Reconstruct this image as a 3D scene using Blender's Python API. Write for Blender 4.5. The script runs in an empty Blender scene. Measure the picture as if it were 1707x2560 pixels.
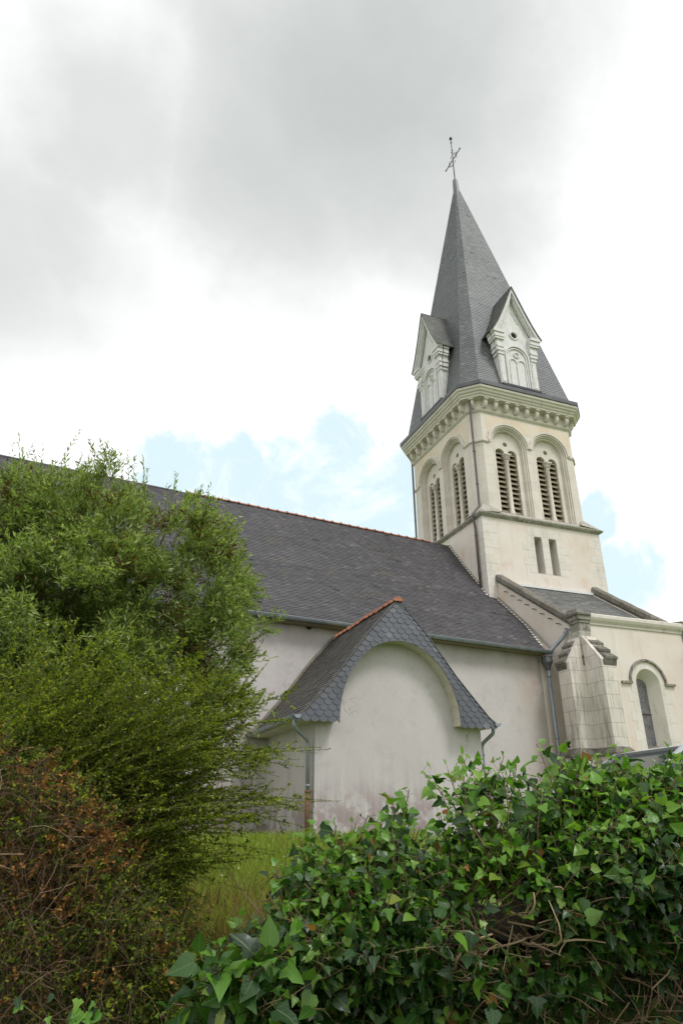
import bpy, bmesh, math, random
import numpy as np
from mathutils import Vector, Matrix
from mathutils.geometry import tessellate_polygon

random.seed(7)
rng = np.random.default_rng(11)
SC = bpy.context.scene
COL = SC.collection

# ------------------------------------------------------------------ camera
PITCH, ROLL, YAW = math.radians(24.1), math.radians(-0.38), math.radians(68.4)
FH = Vector((math.cos(YAW), math.sin(YAW), 0))          # horizontal viewing direction
RH = Vector((math.sin(YAW), -math.cos(YAW), 0))         # to the right of it
FWD = FH * math.cos(PITCH) + Vector((0, 0, math.sin(PITCH)))
UP0 = RH.cross(FWD)
RT = RH * math.cos(ROLL) + UP0 * math.sin(ROLL)
UPV = UP0 * math.cos(ROLL) - RH * math.sin(ROLL)
cam_d = bpy.data.cameras.new("camera")
cam = bpy.data.objects.new("camera", cam_d)
COL.objects.link(cam)
cam.matrix_world = Matrix(((RT.x, UPV.x, -FWD.x, 0), (RT.y, UPV.y, -FWD.y, 0), (RT.z, UPV.z, -FWD.z, 1.6), (0, 0, 0, 1)))
cam_d.sensor_fit = 'VERTICAL'
cam_d.sensor_height = 36
cam_d.lens = 24
cam_d.clip_start = 0.05
cam_d.clip_end = 3000
SC.camera = cam

# ------------------------------------------------------------------ exposure, sun
SC.view_settings.view_transform = 'Standard'
SC.view_settings.look = 'None'
SC.view_settings.exposure = 0.6
SC.view_settings.gamma = 1
SUN_EL, SUN_AZ = 55, -64          # azimuth measured in the plane from +X
sd = Vector((math.cos(math.radians(SUN_EL)) * math.cos(math.radians(SUN_AZ)), math.cos(math.radians(SUN_EL)) * math.sin(math.radians(SUN_AZ)), math.sin(math.radians(SUN_EL))))
sun_d = bpy.data.lights.new("sun", 'SUN')
sun_d.energy = 1.3
sun_d.angle = math.radians(16)
sun_d.color = (1, 0.965, 0.94)
sun = bpy.data.objects.new("sun", sun_d)
COL.objects.link(sun)
sun.rotation_euler = sd.to_track_quat('Z', 'Y').to_euler()


# ------------------------------------------------------------------ node helpers
class NT:
    def __init__(s, tree):
        s.t = tree
        s.n = tree.nodes
        s.l = tree.links

    def add(s, typ, props=None, ins=None):
        n = s.n.new(typ)
        for k, v in (props or {}).items():
            setattr(n, k, v)
        for k, v in (ins or {}).items():
            s.set(n.inputs[k], v)
        return n

    def set(s, inp, v):
        if isinstance(v, bpy.types.NodeSocket):
            s.l.new(v, inp)
        elif isinstance(v, bpy.types.Node):
            s.l.new(v.outputs[0], inp)
        else:
            inp.default_value = v

    def math(s, op, a, b=0.0, c=0.0, clamp=False):
        n = s.add('ShaderNodeMath', {'operation': op, 'use_clamp': clamp}, {0: a, 1: b, 2: c})
        return n.outputs[0]

    def mix(s, f, a, b, blend='MIX'):
        n = s.add('ShaderNodeMix', {'data_type': 'RGBA', 'blend_type': blend}, {'Factor': f})
        s.set(n.inputs[6], a if not isinstance(a, tuple) else (*a[:3], 1))
        s.set(n.inputs[7], b if not isinstance(b, tuple) else (*b[:3], 1))
        return n.outputs[2]

    def ramp(s, f, stops, interp='LINEAR'):
        n = s.add('ShaderNodeValToRGB')
        n.color_ramp.interpolation = interp
        e = n.color_ramp.elements
        while len(e) < len(stops):
            e.new(0.5)
        for i, (p, c) in enumerate(stops):
            e[i].position = p
            e[i].color = (c, c, c, 1) if not isinstance(c, tuple) else (*c[:3], 1)
        s.set(n.inputs[0], f)
        return n.outputs[0]

    def noise(s, vec, scale, detail=4, rough=0.55, dist=0.0):
        n = s.add('ShaderNodeTexNoise', None, {'Scale': scale, 'Detail': detail, 'Roughness': rough, 'Distortion': dist})
        if vec is not None:
            s.set(n.inputs['Vector'], vec)
        return n.outputs[0]

    def mapr(s, v, a, b, c=0.0, d=1.0, smooth=True):
        n = s.add('ShaderNodeMapRange', {'interpolation_type': 'SMOOTHSTEP' if smooth else 'LINEAR'}, {0: v, 1: a, 2: b, 3: c, 4: d})
        return n.outputs[0]


# ------------------------------------------------------------------ world: sky with a broken cloud deck
world = bpy.data.worlds.new("World")
SC.world = world
world.use_nodes = True
w = NT(world.node_tree)
w.n.clear()
outw = w.add('ShaderNodeOutputWorld')
bg = w.add('ShaderNodeBackground')
w.l.new(bg.outputs[0], outw.inputs[0])
sky = w.add('ShaderNodeTexSky', {'sky_type': 'NISHITA', 'sun_disc': False})
sky.sun_elevation = math.radians(SUN_EL)
sky.sun_rotation = math.atan2(sd.x, sd.y)
sky.dust_density = 2.0
tc = w.add('ShaderNodeTexCoord')
dvec = tc.outputs['Generated']
nz = w.add('ShaderNodeTexNoise', None, {'Vector': dvec, 'Scale': 5.5, 'Detail': 9, 'Roughness': 0.6})
off = w.add('ShaderNodeVectorMath', {'operation': 'SUBTRACT'}, {0: nz.outputs['Color'], 1: (0.5, 0.5, 0.5)})
offs = w.add('ShaderNodeVectorMath', {'operation': 'SCALE'}, {0: off.outputs[0], 'Scale': 0.16})
wv0 = w.add('ShaderNodeVectorMath', {'operation': 'ADD'}, {0: dvec, 1: offs.outputs[0]})
wv = w.add('ShaderNodeVectorMath', {'operation': 'NORMALIZE'}, {0: wv0.outputs[0]})


def blob(d, rdeg, soft=0.55):
    dn = w.add('ShaderNodeVectorMath', {'operation': 'DISTANCE'}, {0: wv.outputs[0], 1: d})
    R = math.radians(rdeg)
    return w.mapr(dn.outputs['Value'], R * (1 + soft), R * (1 - soft))


def blobs(lst, soft):
    acc = None
    for d, rr in lst:
        b = blob(d, rr, soft)
        acc = b if acc is None else w.math('MAXIMUM', acc, b)
    return acc


nz2 = w.add('ShaderNodeTexNoise', None, {'Vector': dvec, 'Scale': 17.0, 'Detail': 8, 'Roughness': 0.62})
blue = blobs([((.095, .887, .452), 3.4), ((.19, .877, .44), 4.2), ((.281, .856, .434), 5.4),
              ((.328, .80, .50), 3.8), ((.365, .83, .42), 5.6), ((.42, .775, .465), 3.0), ((.643, .672, .367), 1.9),
              ((.69, .67, .285), 3.8), ((-.7, .5, .5), 12), ((.2, -.8, .5), 14), ((.95, .1, .3), 9)], 0.5)
rag = w.math('ADD', w.math('MULTIPLY', w.math('SUBTRACT', nz2.outputs[0], 0.5), 1.7), w.math('MULTIPLY', w.math('SUBTRACT', w.noise(dvec, 7.5, 6, 0.6), 0.5), 1.1))
blue = w.math('MULTIPLY', w.mapr(w.math('ADD', blue, rag), 0.22, 0.98), w.mapr(blue, 0.02, 0.22))


def wblobs(lst, soft):
    acc = None
    for d, rr, k in lst:
        b = w.math('MULTIPLY', blob(d, rr, soft), k)
        acc = b if acc is None else w.math('MAXIMUM', acc, b)
    return acc


grey = wblobs([((.235, .49, .839), 12.5, 1.0), ((-.055, .618, .784), 8, .60), ((.159, .599, .785), 10, .80), ((-.16, .73, .67), 9, .52),
               ((.358, .56, .747), 8, .62), ((.33, .62, .71), 5, .35), ((.10, .32, .94), 14, .8), ((-.1, .2, .97), 18, .8), ((.68, .60, .42), 5, .25), ((.40, .66, .63), 5, .22), ((-.05, .70, .70), 9, .3)], 0.85)
nlow = w.noise(dvec, 2.6, 5, 0.55, 0.4)
nmid = w.noise(dvec, 6.0, 8, 0.6, 0.2)
g = w.math('ADD', grey, w.math('MULTIPLY', w.math('SUBTRACT', nlow, 0.5), 0.55))
g = w.math('ADD', g, w.math('MULTIPLY', w.math('SUBTRACT', nmid, 0.5), 0.40), clamp=True)
cloud = w.ramp(g, [(0.0, (.86, .865, .87)), (0.25, (.66, .67, .672)), (0.55, (.510, .522, .519)), (0.8, (.440, .457, .450)), (1.0, (.392, .410, .403))])
skys = w.add('ShaderNodeVectorMath', {'operation': 'SCALE'}, {0: sky.outputs[0], 'Scale': 0.11})
veil = w.mix(0.86, skys.outputs[0], (.56, .685, .715))
wisp = w.mapr(w.noise(dvec, 9.0, 9, 0.68, 0.6), .50, .74, 1.0, .45)
wcol = w.mix(w.math('MULTIPLY', blue, wisp), cloud, veil)
w.set(bg.inputs[0], wcol)
bg.inputs[1].default_value = 1.0

# ------------------------------------------------------------------ materials
MATS = {}


def newmat(name):
    m = bpy.data.materials.new(name)
    m.use_nodes = True
    n = NT(m.node_tree)
    n.n.clear()
    o = n.add('ShaderNodeOutputMaterial')
    b = n.add('ShaderNodeBsdfPrincipled')
    n.l.new(b.outputs[0], o.inputs[0])
    MATS[name] = m
    geo = n.add('ShaderNodeNewGeometry')
    return n, b, geo.outputs['Position'], geo


def bump(n, b, h, strength=0.3, dist=0.02):
    bn = n.add('ShaderNodeBump', None, {'Strength': strength, 'Distance': dist, 'Height': h})
    n.l.new(bn.outputs[0], b.inputs['Normal'])


def scaled(n, pos, sx, sy, sz):
    m = n.add('ShaderNodeMapping', None, {'Vector': pos, 'Scale': (sx, sy, sz)})
    return m.outputs[0]


def uz(n, pos):
    """(x+y, z) coordinates for axis aligned upright faces"""
    s = n.add('ShaderNodeSeparateXYZ', None, {0: pos})
    c = n.add('ShaderNodeCombineXYZ', None, {0: n.math('ADD', s.outputs[0], s.outputs[1]), 1: s.outputs[2], 2: 0.0})
    return c.outputs[0], s


# grey-white rendered wall of the nave
n, b, pos, _ = newmat('nave_plaster')
_, sep = uz(n, pos)
z = sep.outputs[2]
base = n.ramp(n.noise(pos, 0.55, 6, 0.6), [(.3, (.455, .420, .412)), (.7, (.545, .508, .498))])
fine = n.noise(pos, 9, 6, 0.7)
base = n.mix(n.mapr(fine, .35, .75, 0, .22), base, (.40, .385, .37))
streak = n.noise(scaled(n, pos, 5.5, 5.5, .35), 1.6, 5, .6)
low = n.mapr(z, 3.1, 1.2)
st = n.math('MULTIPLY', n.mapr(streak, .42, .66), n.math('ADD', n.math('MULTIPLY', low, .62), .02))
base = n.mix(st, base, (.25, .23, .235))
st2 = n.noise(scaled(n, pos, 2.4, 2.4, .22), 1.3, 4, .6)
left = n.mapr(sep.outputs[0], 5.6, 3.6)
mv = n.math('MULTIPLY', n.mapr(st2, .47, .62), n.math('MULTIPLY', n.mapr(z, 4.5, 3.0), n.math('ADD', n.math('MULTIPLY', left, .75), .0)))
base = n.mix(mv, base, (.19, .125, .125))
# damp patch near the foot
pn = n.noise(pos, 1.7, 4, .6)
pm = n.math('MULTIPLY', n.mapr(pn, .46, .56), n.mapr(z, 2.5, 1.5))
base = n.mix(n.math('MULTIPLY', pm, .75), base, (.25, .175, .18))
mot = n.noise(pos, 2.6, 8, .7, .3)
base = n.mix(n.mapr(mot, .50, .70, 0, .45), base, (.36, .345, .33))
# grime under the eaves
dm = n.math('MULTIPLY', n.mapr(z, 5.4, 6.7), n.mapr(n.noise(scaled(n, pos, 1, 1, .5), 1.2, 4, .6), .25, .75, .25, .9))
base = n.mix(n.math('MULTIPLY', dm, .9), base, (.22, .19, .16))
rd = n.math('MULTIPLY', n.mapr(sep.outputs[0], 12.6, 14.6), n.mapr(n.noise(pos, 1.1, 4, .6), .3, .7, .2, .9))
base = n.mix(n.math('MULTIPLY', rd, .75), base, (.32, .24, .17))
# hairline cracks
vo = n.add('ShaderNodeTexVoronoi', {'feature': 'DISTANCE_TO_EDGE'}, {'Vector': n.add('ShaderNodeVectorMath', {'operation': 'ADD'}, {0: pos, 1: n.add('ShaderNodeTexNoise', None, {'Vector': pos, 'Scale': 2.5, 'Detail': 5}).outputs['Color']}).outputs[0], 'Scale': .55})
ck = n.math('MULTIPLY', n.mapr(vo.outputs['Distance'], .006, .0), n.mapr(n.noise(pos, .8, 3, .5), .50, .60))
base = n.mix(n.math('MULTIPLY', ck, .6), base, (.20, .185, .17))
# short dark scratches
sc = n.noise(scaled(n, pos, 14, 14, 2.2), 1.5, 2, .5)
base = n.mix(n.mapr(sc, .68, .76, 0, .35), base, (.25, .24, .24))
n.set(b.inputs['Base Color'], base)
b.inputs['Roughness'].default_value = .92
bump(n, b, n.noise(pos, 30, 5, .7), .25, .01)

# warm tower plaster
n, b, pos, _ = newmat('tower_plaster')
_, sep = uz(n, pos)
base = n.ramp(n.noise(pos, .8, 6, .62), [(.3, (.62, .53, .45)), (.5, (.665, .595, .53)), (.72, (.685, .635, .585))])
pk = n.noise(pos, 1.3, 7, .7, .4)
base = n.mix(n.mapr(pk, .55, .68, 0, .5), base, (.58, .44, .335))
st = n.noise(scaled(n, pos, 4, 4, .3), 1.4, 5, .6)
base = n.mix(n.mapr(st, .55, .8, 0, .4), base, (.42, .37, .30))
n.set(b.inputs['Base Color'], base)
b.inputs['Roughness'].default_value = .92
bump(n, b, n.noise(pos, 26, 5, .7), .2, .01)


n, b, pos, _ = newmat('warm_plaster')
base = n.ramp(n.noise(pos, .9, 6, .62), [(.3, (.61, .485, .36)), (.5, (.66, .555, .435)), (.72, (.68, .61, .52))])
n.set(b.inputs['Base Color'], base)
b.inputs['Roughness'].default_value = .92


def stone_mat(name, c1, c2, dirt, amt, bw=.62, bh=.33, joints=True, moss=0.0, mort=(.74, .68, .58, 1), msz=.005, sooty=0.0):
    n, b, pos, _ = newmat(name)
    v, sep = uz(n, pos)
    base = n.ramp(n.noise(pos, 1.4, 6, .6), [(.3, c1), (.7, c2)])
    if joints:
        br = n.add('ShaderNodeTexBrick', {'offset': .5}, {'Vector': v, 'Scale': 1.0, 'Mortar Size': msz, 'Mortar Smooth': .3, 'Bias': 0, 'Brick Width': bw, 'Row Height': bh,
                   'Color1': (.91, .905, .88, 1), 'Color2': (1, .99, .965, 1), 'Mortar': mort})
        base = n.mix(1.0, base, br.outputs[0], 'MULTIPLY')
    d = n.noise(scaled(n, pos, 2.2, 2.2, .8), 1.7, 8, .68)
    base = n.mix(n.mapr(d, .5, .72, 0, amt), base, dirt)
    d2 = n.noise(pos, 14, 4, .7)
    base = n.mix(n.mapr(d2, .55, .8, 0, amt * .6), base, dirt)
    if sooty:
        d9 = n.noise(scaled(n, pos, 3.2, 3.2, .35), 1.3, 6, .65)
        base = n.mix(n.mapr(d9, .50, .66, 0, sooty), base, (.09, .083, .075))
    if moss:
        d3 = n.noise(pos, 7, 8, .75)
        base = n.mix(n.mapr(d3, .48, .62, 0, moss), base, (.07, .065, .05))
        d4 = n.noise(pos, 19, 3, .6)
        base = n.mix(n.mapr(d4, .66, .74, 0, .7), base, (.42, .42, .38))
        d5 = n.noise(pos, 3.1, 3, .6)
        base = n.mix(n.mapr(d5, .58, .70, 0, .45), base, (.19, .13, .05))
    n.set(b.inputs['Base Color'], base)
    b.inputs['Roughness'].default_value = .9
    bump(n, b, n.noise(pos, 22, 6, .7), .35 if moss else .15, .02 if moss else .01)


stone_mat('belfry_stone', (.62, .57, .515), (.70, .655, .61), (.40, .37, .33), .35, bw=.78, bh=.46)
stone_mat('cornice_stone', (.57, .52, .465), (.66, .61, .555), (.33, .30, .24), .5, joints=False)
stone_mat('quoin_stone', (.60, .555, .495), (.69, .65, .60), (.36, .34, .29), .5, joints=False)
stone_mat('buttress_stone', (.60, .55, .50), (.68, .635, .59), (.20, .19, .18), .6, bw=.62, bh=.415, mort=(.50, .45, .38, 1), msz=.008, sooty=.55)
stone_mat('mossy_stone', (.12, .11, .09), (.20, .185, .155), (.06, .055, .045), .9, joints=False, moss=.85)
stone_mat('lichen_stone', (.30, .285, .24), (.44, .42, .365), (.16, .15, .12), .8, joints=False, moss=.5)
stone_mat('stained_stone', (.22, .205, .175), (.36, .335, .29), (.06, .055, .05), 1.0, joints=False, moss=.6)
stone_mat('sooty_stone', (.36, .33, .285), (.62, .58, .52), (.05, .045, .04), 1.0, joints=False, moss=.45)
stone_mat('soffit_stone', (.50, .46, .38), (.62, .58, .50), (.35, .32, .26), .5, joints=False)
stone_mat('weathered_mortar', (.16, .14, .105), (.28, .255, .21), (.12, .11, .09), .8, joints=False, moss=.35)


def slate_mat(name, dark, light, lichen, lamt, rough=.5, patch=None):
    n, b, pos, geo = newmat(name)
    rnd = geo.outputs['Random Per Island']
    base = n.ramp(rnd, [(0, dark), (.8, tuple((a * .35 + c * .65) for a, c in zip(dark, light))), (.94, light), (1, tuple(min(1, c * 1.35) for c in light))])
    big = n.noise(pos, .5, 5, .6)
    base = n.mix(1.0, base, n.ramp(big, [(.3, (.80, .80, .80)), (.7, (1.18, 1.16, 1.14))]), 'MULTIPLY')
    l1 = n.noise(pos, 2.0, 8, .75)
    base = n.mix(n.mapr(l1, .55, .75, 0, lamt), base, lichen)
    if patch:
        l2 = n.noise(pos, .9, 6, .7)
        base = n.mix(n.mapr(l2, .56, .70, 0, .5), base, patch)
    sp = n.noise(pos, 17, 3, .6)
    base = n.mix(n.mapr(sp, .66, .76, 0, .35), base, (.36, .36, .34))
    n.set(b.inputs['Base Color'], base)
    n.set(b.inputs['Roughness'], n.mapr(rnd, 0, 1, rough - .08, rough + .12, False))
    bump(n, b, n.noise(pos, 40, 4, .6), .2, .006)


slate_mat('nave_slate', (.054, .051, .058), (.078, .075, .081), (.115, .10, .055), .5, .55, patch=(.095, .088, .055))
slate_mat('spire_slate', (.115, .123, .130), (.165, .175, .182), (.16, .145, .09), .35, .5)
slate_mat('dormer_slate', (.095, .10, .095), (.14, .145, .13), (.12, .12, .05), .75, .6)
slate_mat('chapel_slate', (.045, .042, .038), (.085, .08, .068), (.09, .085, .035), .7, .65)
slate_mat('gable_slate', (.074, .080, .098), (.100, .107, .128), (.13, .13, .09), .12, .5)
slate_mat('wing_slate', (.13, .135, .13), (.20, .20, .19), (.15, .14, .08), .4, .6)


def plain(name, c1, c2, rough, scale=6, metal=0.0, streaks=None, bumpv=.1):
    n, b, pos, _ = newmat(name)
    base = n.ramp(n.noise(pos, scale, 5, .6), [(.3, c1), (.7, c2)])
    if streaks:
        s1 = n.noise(scaled(n, pos, 16, 16, 1.6), 1.6, 7, .7)
        base = n.mix(n.mapr(s1, .48, .68, 0, .85), base, streaks)
    n.set(b.inputs['Base Color'], base)
    b.inputs['Roughness'].default_value = rough
    b.inputs['Metallic'].default_value = metal
    bump(n, b, n.noise(pos, 35, 4, .6), bumpv, .006)
    return n, b


plain('zinc', (.19, .215, .245), (.28, .31, .345), .38, 5, .25)
plain('slate_edge_shade', (.022, .022, .024), (.045, .044, .046), .8)  # butt edges coloured dark to stand in for shadow lines between courses
plain('zinc_dark', (.085, .085, .095), (.13, .13, .14), .5, 3, .3)
plain('painted_pipe', (.085, .065, .065), (.12, .095, .09), .5, 4)
plain('rusty_pipe', (.10, .045, .025), (.17, .085, .045), .8, 9)
plain('lead_white', (.55, .56, .55), (.70, .70, .68), .6, 12)
plain('terracotta', (.27, .095, .05), (.42, .175, .10), .8, 7, bumpv=.25)
plain('louver_wood', (.19, .155, .105), (.29, .24, .17), .8, 12)
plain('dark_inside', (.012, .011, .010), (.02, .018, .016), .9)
plain('old_paint', (.62, .605, .61), (.72, .705, .71), .75, 5, streaks=(.42, .40, .37))
plain('iron', (.05, .04, .038), (.09, .075, .07), .6, 10, .6)
plain('ledge_metal', (.03, .03, .034), (.05, .05, .055), .5, 6, .4)
plain('bark', (.05, .037, .025), (.10, .08, .055), .9, 14, bumpv=.6)
plain('car_paint', (.42, .44, .46), (.44, .46, .48), .25, 2, .3)
plain('rubber', (.015, .015, .015), (.03, .03, .03), .7)
plain('hedge_inner_shade', (.014, .011, .007), (.035, .026, .016), .95, 4)  # kept near black so gaps in the ivy read as deep shade

n, b, pos, _ = newmat('car_glass')
b.inputs['Base Color'].default_value = (.05, .06, .065, 1)
b.inputs['Roughness'].default_value = .06
n, b, pos, _ = newmat('leaded_glass')
v, _s = uz(n, pos)
rot = n.add('ShaderNodeMapping', None, {'Vector': v, 'Rotation': (0, 0, math.radians(45)), 'Scale': (1, 1, 1)})
br = n.add('ShaderNodeTexBrick', {'offset': 0.0}, {'Vector': rot.outputs[0], 'Scale': 1.0, 'Mortar Size': .006, 'Brick Width': .09, 'Row Height': .09, 'Color1': (.035, .04, .045, 1), 'Color2': (.11, .11, .115, 1), 'Mortar': (.19, .19, .19, 1)})
gl = n.mix(n.mapr(n.noise(pos, 5, 4, .6), .5, .62, 0, .7), br.outputs[0], (.16, .12, .11))
n.set(b.inputs['Base Color'], gl)
b.inputs['Roughness'].default_value = .3


def leaf_mat(name, stops, rough=.45, trans=.35, veins=False):
    n, b, pos, geo = newmat(name)
    rnd = geo.outputs['Random Per Island']
    base = n.ramp(rnd, stops)
    big = n.noise(pos, 2.2, 4, .6)
    base = n.mix(1.0, base, n.ramp(big, [(.3, (.82, .84, .82)), (.7, (1.15, 1.12, 1.0))]), 'MULTIPLY')
    if veins:
        uv = n.add('ShaderNodeUVMap')
        s = n.add('ShaderNodeSeparateXYZ', None, {0: uv.outputs[0]})
        au = n.math('ABSOLUTE', s.outputs[0])
        mid = n.mapr(au, .035, .0)
        side = n.math('FRACT', n.math('MULTIPLY', n.math('SUBTRACT', s.outputs[1], n.math('MULTIPLY', au, .9)), 4.6))
        sv = n.math('MULTIPLY', n.mapr(n.math('ABSOLUTE', n.math('SUBTRACT', side, .5)), .07, .0), .55)
        vv = n.math('MAXIMUM', mid, sv)
        base = n.mix(n.math('MULTIPLY', vv, .5), base, (.13, .20, .07))
        bump(n, b, n.math('ADD', n.math('MULTIPLY', vv, -1.0), n.noise(pos, 60, 2, .5)), .35, .002)
    n.set(b.inputs['Base Color'], base)
    b.inputs['Roughness'].default_value = rough
    b.inputs['Specular IOR Level'].default_value = .45 if veins else .18
    tr = n.add('ShaderNodeBsdfTranslucent')
    tcol = n.mix(1.0, base, (1.5, 1.7, .7), 'MULTIPLY')
    n.set(tr.inputs[0], tcol)
    ms = n.add('ShaderNodeMixShader', None, {0: trans})
    n.l.new(b.outputs[0], ms.inputs[1])
    n.l.new(tr.outputs[0], ms.inputs[2])
    out = [x for x in n.n if x.type == 'OUTPUT_MATERIAL'][0]
    n.l.new(ms.outputs[0], out.inputs[0])


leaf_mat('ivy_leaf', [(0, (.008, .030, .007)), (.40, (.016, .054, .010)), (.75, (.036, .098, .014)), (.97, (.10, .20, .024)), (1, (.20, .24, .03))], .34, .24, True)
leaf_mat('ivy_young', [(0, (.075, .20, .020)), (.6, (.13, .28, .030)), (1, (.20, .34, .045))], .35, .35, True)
leaf_mat('tree_leaf', [(0, (.095, .14, .034)), (.5, (.20, .265, .082)), (.85, (.31, .37, .15)), (1, (.42, .47, .28))], .42, .40)
leaf_mat('tree_leaf_brown', [(0, (.075, .04, .018)), (1, (.15, .085, .035))], .6, .3)
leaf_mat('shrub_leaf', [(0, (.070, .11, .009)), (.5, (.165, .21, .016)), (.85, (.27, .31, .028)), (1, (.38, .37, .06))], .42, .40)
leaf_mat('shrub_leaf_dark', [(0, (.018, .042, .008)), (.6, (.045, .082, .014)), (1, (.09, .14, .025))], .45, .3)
leaf_mat('dead_leaf', [(0, (.10, .045, .014)), (.6, (.24, .10, .028)), (1, (.40, .21, .07))], .7, .3)
leaf_mat('grass_blade', [(0, (.11, .18, .018)), (.5, (.19, .27, .03)), (.85, (.29, .35, .06)), (1, (.40, .40, .15))], .6, .4)
leaf_mat('dry_grass', [(0, (.14, .08, .028)), (.6, (.22, .14, .055)), (1, (.13, .16, .03))], .7, .3)
plain('ivy_stem', (.13, .085, .045), (.26, .18, .105), .8, 16, bumpv=.5)
plain('cut_stem', (.30, .21, .13), (.46, .35, .22), .8, 10, bumpv=.4)
plain('dead_twig', (.085, .050, .028), (.20, .125, .075), .9, 6)
plain('green_twig', (.09, .10, .03), (.17, .15, .055), .8, 6)
plain('berry', (.012, .010, .016), (.03, .025, .035), .35, 20)

n, b, pos, _ = newmat('lawn')
base = n.ramp(n.noise(pos, 1.3, 8, .7), [(.3, (.07, .12, .012)), (.55, (.12, .19, .018)), (.75, (.17, .21, .03))])
n.set(b.inputs['Base Color'], base)
b.inputs['Roughness'].default_value = .95
bump(n, b, n.noise(pos, 18, 5, .7), .8, .06)


# ------------------------------------------------------------------ object helpers
def tag(o, label=None, cat=None, group=None, kind=None):
    if label:
        o['label'] = label
    if cat:
        o['category'] = cat
    if group:
        o['group'] = group
    if kind:
        o['kind'] = kind
    return o


def empty(name, loc):
    o = bpy.data.objects.new(name, None)
    o.empty_display_size = .3
    COL.objects.link(o)
    o.location = loc
    return o


def root_loc(p):
    v = Vector((0, 0, 0))
    while p is not None:
        v += Vector(p.location)
        p = p.parent
    return v


class MB:
    """collects geometry in world coordinates, then becomes ONE mesh object"""

    def __init__(s):
        s.v = []
        s.f = []
        s.m = []
        s.mi = 0

    def face(s, pts):
        i = len(s.v)
        s.v.extend([tuple(p) for p in pts])
        s.f.append(tuple(range(i, i + len(pts))))
        s.m.append(s.mi)

    def mesh(s, vs, fs):
        i = len(s.v)
        s.v.extend([tuple(p) for p in vs])
        for f in fs:
            s.f.append(tuple(k + i for k in f))
            s.m.append(s.mi)

    def box(s, a, b_, fr=None):
        x0, y0, z0 = a
        x1, y1, z1 = b_
        P = [(x0, y0, z0), (x1, y0, z0), (x1, y1, z0), (x0, y1, z0), (x0, y0, z1), (x1, y0, z1), (x1, y1, z1), (x0, y1, z1)]
        if fr:
            P = [fr(*p) for p in P]
        s.mesh(P, [(0, 3, 2, 1), (4, 5, 6, 7), (0, 1, 5, 4), (1, 2, 6, 5), (2, 3, 7, 6), (3, 0, 4, 7)])

    def prism(s, pts, fr, c0, c1):
        """polygon (a,b) extruded along c; fr(a,b,c)->world"""
        s.plate(pts, [], fr, c0, c1)

    def plate(s, outer, holes, fr, c0, c1, back=True):
        loops = [[Vector((p[0], p[1], 0)) for p in L] for L in [outer] + list(holes)]
        flat = [p for L in loops for p in L]
        tris = tessellate_polygon(loops)
        vs = [fr(p.x, p.y, c1) for p in flat]
        s.mesh(vs, [tuple(t) for t in tris])
        if back:
            vs = [fr(p.x, p.y, c0) for p in flat]
            s.mesh(vs, [tuple(reversed(t)) for t in tris])
        for L in loops:
            k = len(L)
            vs = [fr(p.x, p.y, c1) for p in L] + [fr(p.x, p.y, c0) for p in L]
            s.mesh(vs, [(i, (i + 1) % k, k + (i + 1) % k, k + i) for i in range(k)])

    def tube(s, path, r, n=8, cap=True):
        path = [Vector(p) for p in path]
        rs = r if isinstance(r, (list, tuple)) else [r] * len(path)
        t0 = (path[1] - path[0]).normalized()
        a = Vector((0, 0, 1)) if abs(t0.z) < .9 else Vector((1, 0, 0))
        e1 = t0.cross(a).normalized()
        rings = []
        for i, p in enumerate(path):
            if i == 0:
                t = path[1] - path[0]
            elif i == len(path) - 1:
                t = path[i] - path[i - 1]
            else:
                t = (path[i + 1] - path[i]).normalized() + (path[i] - path[i - 1]).normalized()
            t = t.normalized() if t.length > 1e-9 else t0
            e1 = (e1 - t * e1.dot(t)).normalized()
            e2 = t.cross(e1)
            rings.append([p + (e1 * math.cos(2 * math.pi * k / n) + e2 * math.sin(2 * math.pi * k / n)) * rs[i] for k in range(n)])
        vs = [q for R in rings for q in R]
        fs = []
        for i in range(len(rings) - 1):
            for k in range(n):
                k2 = (k + 1) % n
                fs.append((i * n + k, i * n + k2, (i + 1) * n + k2, (i + 1) * n + k))
        if cap:
            fs.append(tuple(range(n - 1, -1, -1)))
            fs.append(tuple((len(rings) - 1) * n + k for k in range(n)))
        s.mesh(vs, fs)

    def lathe(s, base, prof, n=12, up=Vector((0, 0, 1))):
        base = Vector(base)
        vs = []
        for r, z in prof:
            for k in range(n):
                a = 2 * math.pi * k / n
                vs.append(base + Vector((r * math.cos(a), r * math.sin(a), z)))
        fs = []
        for i in range(len(prof) - 1):
            for k in range(n):
                k2 = (k + 1) % n
                fs.append((i * n + k, i * n + k2, (i + 1) * n + k2, (i + 1) * n + k))
        fs.append(tuple(range(n - 1, -1, -1)))
        fs.append(tuple((len(prof) - 1) * n + k for k in range(n)))
        s.mesh(vs, fs)

    def build(s, name, mats, parent=None, smooth=False):
        if not isinstance(mats, (list, tuple)):
            mats = [mats]
        L = root_loc(parent)
        me = bpy.data.meshes.new(name)
        me.from_pydata([(x - L.x, y - L.y, z - L.z) for x, y, z in s.v], [], s.f)
        for m in mats:
            me.materials.append(MATS[m])
        me.polygons.foreach_set('material_index', s.m)
        if smooth:
            me.polygons.foreach_set('use_smooth', [True] * len(me.polygons))
        me.update()
        bm = bmesh.new()
        bm.from_mesh(me)
        if len(bm.faces) < 60000:
            bmesh.ops.recalc_face_normals(bm, faces=bm.faces)
        bm.to_mesh(me)
        bm.free()
        o = bpy.data.objects.new(name, me)
        COL.objects.link(o)
        if parent:
            o.parent = parent
        return o


def frame(o, u, v, nn):
    o, u, v, nn = Vector(o), Vector(u), Vector(v), Vector(nn)
    return lambda a, b_, c: o + u * a + v * b_ + nn * c


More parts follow.
